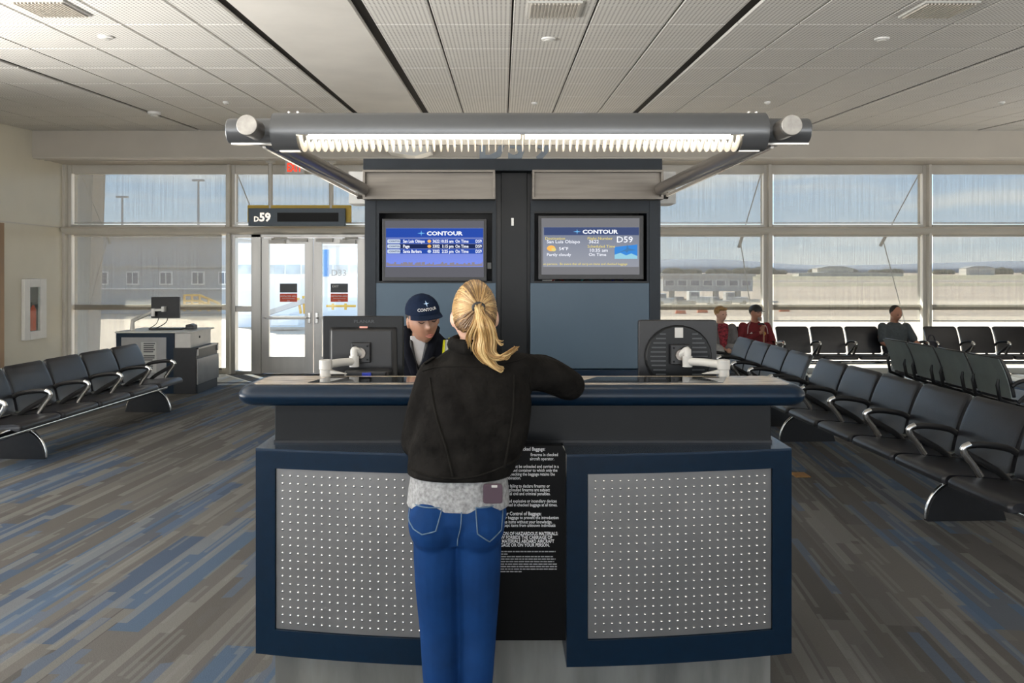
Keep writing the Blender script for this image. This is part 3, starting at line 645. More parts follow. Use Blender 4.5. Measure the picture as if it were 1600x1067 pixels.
for xk, xt in ((XX(386, 2.76), tx(568)), (XX(1237, 2.76), tx(1034))):
    a0 = Vector((xk, 2.76, LZ+.0)); 
    MB().cyl((xk, 2.775, LZ), (xk, LY+.03, LZ), .036, n=28).build('knob_shaft', m_arm, LB, smooth=40)
    MB().cyl((xk, 2.755, LZ), (xk, 2.776, LZ), .0375, n=32).build('knob', m_knob, LB, smooth=40, bevel=.002)
    MB().tube([(xk, LY+.03, LZ-.01), (xk, TY-.15, LZ+.02), (xt, TY-.02, LZ+.02)], [.038, .038, .034], 20).build('support_arm', m_arm, LB, smooth=40)
    MB().box(xk-.006, xk+.006, LY+.06, TY-.35, LZ-.052, LZ-.036).build('arm_strip', m_chrome, LB)
    sgn = 1 if xt > 0 else -1
    MB().cyl((xt-sgn*.02, TY+.05, LZ+.02), (xt+sgn*.05, TY+.05, LZ+.02), .05, n=20).tube([(xt, TY-.06, LZ+.02), (xt+sgn*.03, TY+.05, LZ+.02)], .034, 14).build('arm_bracket', m_arm, LB, smooth=40)
for x in (452, 466, 1170, 1182): MB().cyl((XX(x, LY), LY, LZ+R-.004), (XX(x, LY), LY, LZ+R+.006), .006, n=8).build('screw', m_chrome, LB)

# ------------------------------------------------------------------ counter monitors
def monitor(x0, x1, y0, y1, Y, label, style, side):
    a, b_, z1, z0 = XX(x0, Y), XX(x1, Y), ZZ(y0, Y), ZZ(y1, Y); cx = (a+b_)/2; cz = (z0+z1)/2+.0
    t = thing('computer_monitor', label, 'monitor', (cx, Y, z0))
    MB().prism(rrect(a, b_, z0, z1, .012 if style else .004, 4), Y, Y+.03, 'y').build('bezel', m_black if style else m_neck, t, smooth=30, bevel=.004)
    MB().box(a+.012, b_-.012, Y+.03, Y+.032, z0+.012, z1-.012).build('display', mat('screen_glass_'+str(x0), (.03, .035, .05), .1, noise=(2, .05)), t)
    if style == 0:
        w, h = b_-a, z1-z0; q = [(a+.05*w*1.6, z0+.02), (b_-.05*w*1.2, z0+.02), (b_-.06*w*1.2, z1-.16*h), (a+.05*w*1.6, z1-.16*h)]
        r0 = [(p[0], Y, p[1]) for p in q]; r1 = [(cx+(p[0]-cx)*.88, Y-.03, cz+(p[1]-cz)*.88) for p in q]
        sh = MB().loft([r0, r1]).build('rear_shell', m_black, t, bevel=.006)
        text('PLANAR', .018, m_signgrey, t, (cx+.005, Y-.0015, z1-.028), 'CENTER', .01, sx=1.3)
        MB().box(cx-.012, cx+.022, Y-.012, Y-.004, z1-.052, z1-.042).build('asset_tag', mat('pink_tag', (.75, .35, .28), .5, noise=(30, .3)), t)
    else:
        w, h = b_-a, z1-z0
        def el(r, y, k=22): return [(cx+r*w*.43*math.cos(2*PI*i/k), y, cz-.02+r*h*.50*math.sin(2*PI*i/k)) for i in range(k)]
        MB().loft([el(1.0, Y+.001), el(1.0, Y-.012), el(.95, Y-.022)]).build('rear_shell', m_neck, t, smooth=35)
        sl = 0
        for r in range(13):
            zz = cz-.02+h*.43*(1-2*r/12); half = .40*w*math.sqrt(max(0, 1-((zz-cz+.02)/(h*.5))**2))
            for s in (-1, 1):
                xa, xb = (cx-half+.012, cx-.055) if s < 0 else (cx+.055, cx+half-.012)
                if xb-xa > .02: MB().box(xa, xb, Y-.0245, Y-.0215, zz-.0028, zz+.0028).build('vent_slat', m_signgrey, t)
        MB().box(cx-.018, cx+.016, Y-.027, Y-.02, z1-.072, z1-.030).build('asset_tag', m_light_grey, t)
    cv = cz-.01
    MB().box(cx-.04, cx+.04, Y-.052, Y-.024, cv-.042, cv+.042).build('mount_plate', m_black, t, bevel=.004)
    for u in (-1, 1):
        for v in (-1, 1): MB().cyl((cx+u*.028, Y-.055, cv+v*.028), (cx+u*.028, Y-.05, cv+v*.028), .004, n=8).build('screw', m_board, t)
    # silver swing arm standing on the counter top
    px = XX(509, 3.02) if side < 0 else XX(1130, 3.02)
    ar = thing('monitor_arm', ('silver swing arm carrying the left counter monitor' if side < 0 else 'silver swing arm carrying the right counter monitor'), 'monitor arm', (px, 3.015, 1.19), group='monitor arms on the counter')
    za = ZZ(566, 3.1)
    MB().cyl((px, 3.015, 1.1905), (px, 3.015, za-.016), .022, n=20).build('post', m_light_grey, ar, smooth=40)
    MB().prism([(px, 1.20), (px, za-.02), (px-side*.02, za-.02), (px-side*.085, 1.20)], 3.005, 3.03, 'y').build('gusset', m_light_grey, ar, bevel=.003)
    MB().cyl((px, 3.015, za-.018), (px, 3.015, za+.02), .025, n=20).build('shoulder_joint', m_light_grey, ar, smooth=40, bevel=.003)
    e_ = Vector((cx-side*.0+(-.02 if side < 0 else .02), Y-.085, za))
    MB().tube([(px, 3.02, za), (px+(e_.x-px)*.5, (3.02+e_.y)/2, za+.002), e_], .016, 14).build('upper_arm', m_light_grey, ar, smooth=40)
    MB().cyl(e_-Vector((0, 0, .022)), e_+Vector((0, 0, .022)), .02, n=18).tube(catmull([e_+Vector((0, 0, .02)), e_+Vector((0, .004, .045)), Vector((cx, Y-.056, cv))], 5), .015, 12).build('wrist', m_light_grey, ar, smooth=40)
    MB().cyl((cx, Y-.066, cv), (cx, Y-.05, cv), .022, n=20).build('swivel_ring', m_arm, ar, smooth=40)
monitor(504, 630, 494, 597, 3.22, 'square-backed black monitor on the left of the counter', 0, -1)
monitor(998, 1120, 500, 597, 3.22, 'black monitor with round vented back on the right of the counter', 1, 1)
KB = thing('card_reader', 'black and blue scanner lying behind the left monitor arm', 'scanner', (XX(575, 3.1), 3.1, 1.0))
MB().prism(rrect(XX(540, 3.1), XX(610, 3.1), 3.06, 3.16, .02), .79, 1.205, 'z').build('body', m_black, KB, bevel=.006)
MB().box(XX(566, 3.055), XX(580, 3.055), 3.05, 3.062, 1.175, 1.2).build('blue_label', mat('blue_plastic', (.01, .03, .35), .3, noise=(9, .05)), KB)
# ------------------------------------------------------------------ tandem seating
def seat_profile():
    top = catmull([(0, -.275, .335), (0, -.27, .372), (0, -.22, .392), (0, -.05, .378), (0, .12, .362), (0, .155, .372)], 4)
    return [(p.y, p.z) for p in top] + [(.15, .345), (.0, .335), (-.2, .345), (-.25, .33)]
def back_profile():
    fr = catmull([(0, .135, .385), (0, .145, .44), (0, .175, .56), (0, .215, .67), (0, .262, .765)], 4)
    bk = [(p.y+.034, p.z+.004) for p in reversed(fr)]
    return [(p.y, p.z) for p in fr] + [(.28, .776)] + bk
def slab(profile, w, r):
    """profile (y,z) swept along x with softly rounded sides"""
    cy = sum(p[0] for p in profile)/len(profile); cz = sum(p[1] for p in profile)/len(profile)
    rings = []
    for x, k in ((-w/2, .90), (-w/2+r*.4, .97), (-w/2+r, 1), (w/2-r, 1), (w/2-r*.4, .97), (w/2, .90)):
        rings.append([(x, cy+(p[0]-cy)*(k if k == 1 else (k+.02)), cz+(p[1]-cz)*k) for p in profile])
    return MB().loft(rings)
def shell_profile(): return [(p[0]+.034, p[1]-.004) for p in back_profile()[:17]] + [(p[0]+.044, p[1]-.004) for p in reversed(back_profile()[:17])]
BM = {}
def part_mesh(key, fn):
    if key not in BM: BM[key] = fn()
    return BM[key]
def put(name, me, parent, loc, mt=None):
    o = bpy.data.objects.new(name, me); COL.objects.link(o); o.parent = parent; o.location = loc
    if mt and not me.materials: me.materials.append(mt)
    return o
def bench(label, loc, rz, n, pitch, feet=None):
    t = thing('tandem_bench', label, 'bench', loc, rz, 'black tandem seating of the gate')
    w = pitch-.035
    se = part_mesh(('seat', pitch), lambda: slab(seat_profile(), w, .03).mesh('seat', 45)); ba = part_mesh(('back', pitch), lambda: slab(back_profile(), w, .03).mesh('back', 45))
    sh = part_mesh(('shell', pitch), lambda: MB().loft([[(x, p[0], p[1]) for p in shell_profile()] for x in (-w/2+.008, w/2-.008)]).mesh('shell', 45))
    def br():
        return MB().tube([(0, .10, .30), (0, .245, .36), (0, .272, .50), (0, .262, .56)], [.016, .02, .018, .010], 8).mesh('bracket', 50)
    bk = part_mesh(('bracket', pitch), br)
    am = part_mesh('arm', lambda: MB().tube(catmull([(0, .19, .50), (0, .12, .545), (0, -.03, .57), (0, -.13, .565), (0, -.155, .545), (0, -.13, .515), (0, -.06, .475), (0, .06, .405), (0, .13, .345)], 5), .0135, 8, flat=1.5).mesh('arm', 60))
    af = part_mesh('armfront', lambda: MB().tube(catmull([(0, -.118, .572), (0, -.157, .552), (0, -.15, .515), (0, -.10, .45), (0, -.055, .38)], 5), [.018]*21, 10, flat=1.25).mesh('armfront', 60))
    for i in range(n):
        x = (i+.5)*pitch
        put('seat', se, t, (x, 0, 0), m_leather); b_ = put('backrest', ba, t, (x, 0, 0), m_leather); put('back_shell', sh, b_, (0, 0, 0), m_greyback); put('bracket', bk, t, (x-w*.36, 0, 0), m_black); put('bracket', bk, t, (x+w*.36, 0, 0), m_black)
    for i in range(n+1):
        a = put('armrest', am, t, (i*pitch, 0, 0), m_black); put('arm_front', af, a, (0, 0, 0), m_chrome)
    MB().tube([(-.04, -.03, .262), (n*pitch+.04, -.03, .262)], .034, 14, flat=.8).build('beam', m_chrome, t, smooth=50, world=False)
    def foot():
        pts = [(-.16, 0)] + [(.05+.0-.21*math.cos(math.radians(a)) if a <= 90 else .05-.30*math.cos(math.radians(a)), .245*math.sin(math.radians(a))) for a in range(8, 173, 8)] + [(.36, 0)]
        return MB().prism(pts, -.02, .02, 'x').mesh('foot', 30)
    def edge():
        mb = MB()
        mb.tube([(0, .05-.215*math.cos(math.radians(a)), .012+.245*math.sin(math.radians(a))) for a in range(0, 86, 8)], .011, 8)
        mb.tube([(0, .05+.305*math.cos(math.radians(a)), .012+.245*math.sin(math.radians(a))) for a in range(0, 86, 8)], .011, 8)
        return mb.mesh('edge', 60)
    for x in (feet or (pitch*.62, (n-.62)*pitch)):
        f = put('foot', part_mesh('foot', foot), t, (x, 0, 0), m_black); put('foot_edge', part_mesh('edge', edge), f, (0, 0, 0), m_chrome)
    return t
bench('row of black seats left of the counter facing the aisle', (-4.10, 6.09, 0), math.radians(87), 5, .56, (.50, 2.70))
bench('nearest row of black seats at right, running out of frame', (2.78, 7.40, 0), math.radians(-87.5), 6, .565, (.14, 2.45))
bench('row of four black seats just behind the nearest right row', (2.76, 9.88, 0), math.radians(-89), 4, .565)
bench('row of four seats seen from behind with grey shells', (5.08, 7.37, 0), math.radians(90), 4, .575)
bench('window row of seats holding the couple', (2.36, 11.37, 0), 0, 3, .545)
bench('window row of seats holding the man in the grey polo', (4.12, 11.37, 0), 0, 4, .525)
bench('empty window row of seats at the right edge', (6.36, 11.37, 0), 0, 5, .525)

# ------------------------------------------------------------------ small podium on the left
PY = 10.1
def px_(x, Y=PY): return XX(x, Y)
PD = thing('podium', 'small navy and silver podium by the left window', 'podium', (-4.75, PY+.4, 0))
zt = ZZ(518, PY)
B('body', m_navy, PD, px_(181), px_(272), PY, PY+.75, 0, zt-.02, bevel=.006)
pn = B('front_panel', m_stud_steel, PD, px_(190), px_(260), PY-.008, PY, .06, ZZ(527, PY))
nt = B('notice', mat('paper_notice', (.42, .42, .41), .6, noise=(5, .05)), pn, px_(221), px_(245), PY-.011, PY-.008, ZZ(582, PY), ZZ(534.5, PY))
mb = MB()
for k in range(13):
    if k in (5, 9): continue
    mb.box(px_(225), px_(random.uniform(238, 243)), PY-.0125, PY-.011, ZZ(537.5+k*3.2, PY), ZZ(535.6+k*3.2, PY))
tag(mb.build('printed_lines', m_signgrey, pn), kind='stuff')
B('top', m_light_grey, PD, px_(181)-.01, px_(300), PY-.01, PY+.78, zt-.02, zt, bevel=.004)
B('silver_box', m_light_grey, PD, px_(272), px_(297), PY+.02, PY+.72, ZZ(545, PY), zt-.021, bevel=.004)
B('box_lock', m_board, PD, px_(297)-.001, px_(297)+.006, PY+.3, PY+.33, zt-.11, zt-.08)
B('side_cabinet', m_black, PD, px_(272), px_(307), PY-.02, PY+.74, 0, ZZ(543.5, PY), bevel=.004)
B('cabinet_door', m_stud_steel, PD, px_(307), px_(307)+.02, PY-.0, PY+.74, .12, ZZ(561, PY), bevel=.002)
B('cabinet_kick', m_signgrey, PD, px_(307), px_(307)+.006, PY+.02, PY+.72, 0, .11)
mb = MB(); x = px_(307)
mb.box(x, x+.014, PY, PY+.04, .50, ZZ(543.5, PY)).box(x, x+.014, PY+.70, PY+.74, .50, ZZ(543.5, PY)).box(x, x+.014, PY, PY+.74, ZZ(543.5, PY)-.02, ZZ(543.5, PY)); mb.build('slot_frame', m_stud_steel, PD)
PM = thing('computer_monitor', 'small black monitor above the left podium', 'monitor', (px_(258), PY+.3, ZZ(497, PY+.3)))
Ym = PY+.28
MB().box(XX(236, Ym), XX(280, Ym), Ym, Ym+.045, ZZ(497, Ym), ZZ(464, Ym)).build('housing', m_black, PM, bevel=.006)
MB().box(XX(238, Ym), XX(278, Ym), Ym+.045, Ym+.047, ZZ(495, Ym), ZZ(466, Ym)).build('display', m_mirror, PM)
MB().tube(catmull([P(262, 497, Ym+.02), P(258, 505, Ym+.05), P(240, 514, Ym+.05), P(220, 517, Ym)], 5), .006, 6).tube(catmull([P(248, 497, Ym+.02), P(244, 506, Ym+.04), P(232, 514, Ym)], 5), .005, 6).build('cable', m_black, PM, smooth=60)
PA = thing('monitor_arm', 'pale jointed arm rising from the left podium', 'monitor arm', (px_(207), Ym-.05, zt), group='monitor arms at the podium')
Ya = Ym-.06
MB().tube([Vector((XX(207, Ya), Ya, zt)), P(207, 505, Ya), P(208, 499, Ya)], [.03, .026, .024], 12).build('post', m_light_grey, PA, smooth=50)
MB().tube([P(207, 501, Ya), P(240, 487, Ya)], [.026, .022], 12).build('lower_arm', m_light_grey, PA, smooth=50)
MB().tube([P(239, 482, Ya), P(239, 494, Ya)], .026, 12).tube([P(239, 484.5, Ya), P(255, 484, Ya)], .018, 10).box(XX(253, Ya), XX(257, Ya), Ya-.02, Ya+.06, ZZ(487, Ya), ZZ(479, Ya)).build('wrist', m_white, PA, smooth=50)
kbd = MB().box(px_(236, PY+.35), px_(286, PY+.35), PY+.28, PY+.48, zt, zt+.022).build('keyboard', m_black, None, bevel=.005); tag(kbd, 'flat black keyboard on the left podium', 'keyboard')
cr = thing('card_printer', 'small black printer box on the left podium', 'printer', (px_(299, PY+.4), PY+.45, zt)); 
MB().prism([(px_(290, PY+.4), zt), (px_(303, PY+.4), zt), (px_(303, PY+.4), zt+.055), (px_(297, PY+.4), zt+.075), (px_(291, PY+.4), zt+.06)], PY+.38, PY+.52, 'y').build('body', m_black, cr, bevel=.004)
MB().box(px_(292, PY+.38), px_(301, PY+.38), PY+.372, PY+.38, zt+.015, zt+.03).build('slot', m_signgrey, cr)

# ------------------------------------------------------------------ hanging gate sign and exit sign
GY = 11.6
def gx(x): return XX(x, GY)
def gz(y): return ZZ(y, GY)
G = thing('gate_sign', 'hanging navy D59 gate sign with ochre back panel', 'sign', (gx(467), GY, gz(353)))
for x in (422, 517):
    MB().cyl((gx(x), GY+.02, gz(338)), (gx(x), GY+.02, SZ0-.03), .034, n=16).build('post', m_frame, G, smooth=40)
    MB().cyl((gx(x), GY+.02, SZ0-.035), (gx(x), GY+.02, SZ0-.0), .075, n=20).build('flange', m_frame, G, smooth=40)
B('ochre_panel', m_yellow, G, gx(387), gx(548), GY-.01, GY+.07, gz(347), gz(320.5), bevel=.004)
fp = B('front_panel', m_signnavy, G, gx(391), gx(541), GY-.09, GY-.012, gz(353.5), gz(326), bevel=.004)
B('display_strip', m_board, fp, gx(436), gx(531), GY-.095, GY-.09, gz(347), gz(333))
e_sign = emis('sign_glow', (1, .86, .72), 1.0)
text('D', .105, e_sign, fp, (gx(399.5), GY-.0915, gz(346.5)), 'LEFT', .03, .001)
text('59', .175, e_sign, fp, (gx(408), GY-.0915, gz(346)), 'LEFT', .035, .001, sx=.98)
EX = thing('exit_sign', 'grey exit sign with red letters under the soffit', 'sign', (gx(463), GY-.1, gz(273)))
bx_ = MB().box(gx(449), gx(478), GY-.13, GY-.07, gz(273), gz(253)).build('housing', m_light_grey, EX, bevel=.006)
MB().cyl((gx(460), GY-.1, gz(253)), (gx(460), GY-.1, SZ0), .03, n=10).build('stem', m_black, EX)
text('EXIT', .175, emis('exit_red', (1, .06, .03), 1.2), bx_, (gx(463.5), GY-.1315, gz(269.5)), 'CENTER', .03, .001, sx=.62)
# ------------------------------------------------------------------ extinguisher cabinet on the cream wall
FX = LX
EC = thing('extinguisher_cabinet', 'white framed extinguisher cabinet on the cream wall', 'cabinet', (FX, 11.2, .62))
y0, y1, z0, z1 = 10.95, 11.48, .62, 1.5
mb = MB().box(FX, FX+.05, y0, y0+.13, z0, z1).box(FX, FX+.05, y1-.15, y1, z0, z1).box(FX, FX+.05, y0+.13, y1-.15, z1-.12, z1).box(FX, FX+.05, y0+.13, y1-.15, z0, z0+.12); mb.build('door_frame', m_white, EC, bevel=.004)
B('recess', m_signgrey, EC, FX+.001, FX+.006, y0+.13, y1-.15, z0+.12, z1-.12)
B('glass', m_glass, EC, FX+.03, FX+.034, y0+.13, y1-.15, z0+.12, z1-.12)
ex = thing('fire_extinguisher', 'red fire extinguisher inside the white wall cabinet', 'extinguisher', (FX+.018, 11.2, .74))
n_ = 14
MB().loft([[(FX+.018+.009*q*math.cos(2*PI*k/n_), 11.2+.07*q*math.sin(2*PI*k/n_), z) for k in range(n_)] for z, q in ((.745, .9), (.76, 1), (1.05, 1), (1.10, .5), (1.12, .3))]).build('bottle', m_red, ex, smooth=50)
MB().box(FX+.012, FX+.024, 11.17, 11.26, 1.12, 1.16).build('valve', m_black, ex)
# brass floor box cover right of the counter
tag(MB().box(XX(1238, 6.05), XX(1262, 6.05), 5.98, 6.12, .0, .006).build('floor_outlet', mat('brass_cover', (.45, .24, .08), .4, .5, noise=(20, .2)), None, bevel=.002), 'small brass outlet cover in the carpet right of the counter', 'outlet')

# ------------------------------------------------------------------ outside: airfield, hills, buildings
GZ = -4.5
m_apron = mat('sunlit_apron', (.52, .40, .29), .8, noise=(.03, .14), stretch=(.25, 2.5, 1))
tag(MB().box(-4000, 4000, 12.4, 6000, GZ-.5, GZ).build('ground', m_apron), 'pale concrete airfield apron outside the windows', kind='structure')
m_grass = mat('dry_grass', (.36, .31, .19), .9, noise=(.05, .2)); m_run = mat('runway_asphalt', (.27, .24, .21), .9, noise=(.02, .1))
for i, (d0, d1, mt, nm) in enumerate(((330, 420, m_grass, 'infield grass strip nearest the apron'), (480, 540, m_run, 'dark runway strip across the airfield'), (620, 1500, m_grass, 'far dry grass strip under the trees'))):
    tag(MB().box(-2500, 3500, d0, d1, GZ, GZ+.05).build('airfield_strip', mt), nm, 'ground', kind='structure')
def ridge(name, label, D, base, pts, mt, depth):
    mb = MB(); rings = []
    for x, z in pts: rings.append([(x, D-depth, GZ), (x, D-depth*.4, GZ+(z-GZ)*.55), (x, D, z), (x, D+depth, GZ)])
    mb.loft(rings); return tag(mb.build(name, mt, None, smooth=180), label, 'hills')
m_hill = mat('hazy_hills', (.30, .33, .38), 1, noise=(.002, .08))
def hills(seed, D, lo, hi, x0, x1, st):
    rnd = random.Random(seed); ph = [rnd.uniform(0, 6) for _ in range(5)]; out = []; x = x0
    while x <= x1:
        h = sum(math.sin(x/(900/(k+1))+ph[k])/(k+1) for k in range(5)); out.append((x, lo+(hi-lo)*min(1, max(0, (h+1.4)/2.8)))); x += st
    return out
ridge('hill_range', 'hazy blue mountain range on the horizon', 5200, GZ, hills(4, 5200, 45, 110, -4500, 5200, 90), m_hill, 300)
m_tree = mat('distant_trees', (.085, .085, .06), 1, noise=(.05, .4))
rnd = random.Random(3)
for k in range(26):
    x = 300+k*85+rnd.uniform(-25, 25); w = rnd.uniform(45, 95); h = rnd.uniform(8, 20); D_ = 2000+rnd.uniform(-60, 60)
    mb = MB()
    for q in range(5): mb.ball((x+(q-2)*w/5, D_+rnd.uniform(-8, 8), GZ+h*.35), (w/4.5, 12, h*rnd.uniform(.5, .75)), 10, 6)
    tag(mb.build('tree_clump', m_tree, None, smooth=180), 'dark tree clump on the far side of the airfield', 'trees', 'tree clumps along the horizon')
m_hang = mat('pale_hangar', (.66, .62, .55), .8, noise=(.1, .05)); m_roofg = mat('hangar_roof', (.45, .44, .42), .8, noise=(.1, .05))
def hangar(x, D_, w, h, label):
    t = thing('hangar', label, 'building', (x, D_, GZ))
    B('walls', m_hang, t, x-w/2, x+w/2, D_, D_+25, GZ, GZ+h)
    MB().prism([(x-w/2-1, GZ+h), (x+w/2+1, GZ+h), (x+w*.2, GZ+h*1.35), (x-w*.2, GZ+h*1.35)], D_-1, D_+26, 'y').build('roof', m_roofg, t)
    for k in range(4): B('door_panel', m_roofg, t, x-w*.4+k*w*.2, x-w*.4+k*w*.2+w*.17, D_-.3, D_, GZ, GZ+h*.7)
hangar(XX(1305, 1500)+0, 1500, 70, 13, 'pale hangar on the horizon behind the middle window'); hangar(XX(1532, 1600), 1600, 60, 14, 'pale hangar on the horizon at far right'); hangar(XX(1330, 1100), 1100, 150, 4.5, 'long low pale building across the runway')
# pier with parked ground equipment seen right of the tower
m_pier = mat('grey_pier_wall', (.40, .41, .42), .7, noise=(.2, .05)); m_pglass = mat('pier_glazing', (.16, .18, .21), .2, noise=(.3, .1))
def pier(x0, x1, D_, z0, z1, label, wins=8):
    t = thing('concourse_pier', label, 'building', ((x0+x1)/2, D_, GZ))
    B('walls', m_pier, t, x0, x1, D_, D_+18, z0, z1); B('roof_edge', m_roofg, t, x0-.5, x1+.5, D_-.5, D_+18.5, z1, z1+.5)
    for k in range(wins):
        a = x0+(x1-x0)*(k+.12)/wins; b_ = x0+(x1-x0)*(k+.88)/wins
        wf = B('window', m_white, t, a, b_, D_-.12, D_, z0+(z1-z0)*.35, z0+(z1-z0)*.75); B('window_glass', m_pglass, wf, a+.15, b_-.15, D_-.16, D_-.12, z0+(z1-z0)*.38, z0+(z1-z0)*.72)
    for k in range(4):
        a = x0+(x1-x0)*(k+.5)/4; B('column', m_pier, t, a-.5, a+.5, D_+2, D_+3, GZ, z0)
    return t
pier(XX(1036, 160), XX(1176, 160), 160, -2.4, .7, 'low grey concourse pier seen right of the tower', 7)
def cart(x, D_, w, h, col, label):
    t = thing('ground_vehicle', label, 'vehicle', (x, D_, GZ)); m_ = mat('vehicle_%d_%d' % (int(x*10), int(D_)), col, .5, noise=(2, .05))
    MB().box(x-w/2, x+w/2, D_, D_+2.2, GZ+.35, GZ+h*.6).box(x-w/2, x-w*.1, D_+.1, D_+2.1, GZ+h*.6, GZ+h).build('body', m_, t, bevel=.08)
    for s in (-1, 1):
        for yy in (D_+.1, D_+1.9): MB().cyl((x+s*w*.32, yy-.12, GZ+.4), (x+s*w*.32, yy+.12, GZ+.4), .4, n=12).build('wheel', m_black, t)
    B('windscreen', m_pglass, t, x-w*.42, x-w*.15, D_+.05, D_+.1, GZ+h*.66, GZ+h*.93)
for k, (px, d, w, h, c, lb) in enumerate(((1045, 140, 4, 2.2, (.6, .6, .58), 'white service truck parked left under the pier'), (1072, 136, 3.4, 1.7, (.12, .12, .13), 'dark baggage tractor under the pier'), (1098, 142, 5, 2.5, (.68, .66, .6), 'white box truck under the middle of the pier'), (1128, 138, 3.2, 1.6, (.3, .3, .3), 'grey baggage tractor under the pier'), (1152, 144, 4.2, 2.3, (.55, .53, .5), 'pale van at the right end of the pier'))):
    cart(XX(px, d), d, w, h, c, lb)
m_or = mat('orange_barrier', (.80, .16, .05), .6, noise=(3, .05))
for px, d, lb in ((1064, 112, 'orange barrier on the apron left of the couple'), (1098, 115, 'orange barrier on the apron behind the woman'), (1226, 118, 'orange barrier on the apron behind the middle window')):
    t = thing('traffic_barrier', lb, 'barrier', (XX(px, d), d, GZ)); MB().prism([(XX(px, d)-.8, GZ), (XX(px, d)+.8, GZ), (XX(px, d)+.7, GZ+.3), (XX(px, d)+.6, GZ+.9), (XX(px, d)-.6, GZ+.9), (XX(px, d)-.7, GZ+.3)], d, d+.3, 'y').build('body', m_or, t); B('stripe', m_white, t, XX(px, d)-.65, XX(px, d)+.65, d-.02, d, GZ+.5, GZ+.65)
# grey terminal wing behind the left window
t = thing('terminal_wing', 'grey terminal wing seen through the left window', 'building', (XX(240, 112), 112, GZ))
B('walls', m_pier, t, XX(60, 112), XX(362, 112), 112, 135, GZ, ZZ(372, 112)); B('parapet', m_roofg, t, XX(60, 112)-.5, XX(362, 112)+.5, 111.4, 135, ZZ(372, 112), ZZ(368, 112))
B('ledge', m_roofg, t, XX(60, 112), XX(362, 112), 111.6, 112, ZZ(418, 112), ZZ(414, 112)); B('ledge', m_white, t, XX(60, 112), XX(362, 112), 111.7, 112, ZZ(452, 112), ZZ(450, 112))
for a in (150, 198, 250, 300, 342):
    wf = B('window', m_white, t, XX(a, 112), XX(a+20, 112), 111.8, 112, ZZ(445, 112), ZZ(424, 112))
    for q in (0, 1): B('pane', m_pglass, wf, XX(a+2+q*9, 112), XX(a+9+q*9, 112), 111.72, 111.8, ZZ(443, 112), ZZ(426, 112))
t = thing('boarding_stairs', 'yellow boarding stairs outside the left window', 'stairs', (XX(315, 100), 100, GZ)); m_ys = mat('yellow_steel', (.75, .45, .05), .5, noise=(2, .05))
for a, b_, c, d_ in ((288, 461, 312, 461), (288, 470, 312, 470), (312, 461, 342, 474), (312, 470, 342, 482), (288, 461, 288, 486), (300, 461, 300, 486), (312, 461, 312, 486), (326, 467, 326, 486), (342, 474, 342, 486)):
    MB().tube([P(a, b_, 100), P(c, d_, 100)], .16, 6).build('rail', m_ys, t)
B('platform', m_ys, t, XX(288, 100), XX(312, 100), 100, 102, ZZ(478, 100), ZZ(475, 100))
# bright concourse behind the double door
m_wconc = mat('white_concourse', (.85, .86, .86), .6, noise=(.2, .03))
t = thing('white_concourse', 'white concourse building seen through the door glass', 'building', (XX(480, 85), 85, GZ))
B('walls', m_wconc, t, XX(366, 85), XX(600, 85), 85, 100, GZ, ZZ(384, 85)); B('roof_edge', m_wconc, t, XX(364, 85), XX(602, 85), 84.4, 100, ZZ(384, 85), ZZ(380, 85))
for k in range(9): B('window_glass', mat('concourse_glass_%d' % k, (.45, .52, .55), .3, noise=(.5, .4)), t, XX(372+k*25, 85), XX(372+k*25+22, 85), 84.9, 85, ZZ(428, 85), ZZ(414, 85))
B('blue_pillar', mat('blue_cladding', (.05, .25, .6), .5, noise=(1, .05)), t, XX(502, 84), XX(513, 84), 83.5, 84.4, ZZ(432, 84), ZZ(390, 84))
text('D33', 1.0, m_signgrey, t, (XX(517, 84.8), 84.85, ZZ(431, 84.8)), 'LEFT', 0, .02)
t = thing('loading_conveyor', 'yellow and grey loading conveyor below the door glass', 'vehicle', (XX(450, 80), 80, GZ))
MB().obox(P(440, 482, 80), (5.5, 1.2, .5), Matrix.Rotation(-.32, 3, 'Y')).build('belt', m_roofg, t); MB().box(XX(425, 80), XX(468, 80), 79.5, 81.5, GZ+.5, GZ+1.6).build('chassis', m_wconc, t, bevel=.1)
for a, b_, c, d_ in ((466, 465, 470, 490), (474, 462, 476, 490), (466, 472, 476, 470), (510, 478, 556, 478), (520, 474, 520, 484), (540, 474, 540, 484)): MB().tube([P(a, b_, 80), P(c, d_, 80)], .14, 6).build('rail', m_ys, t)
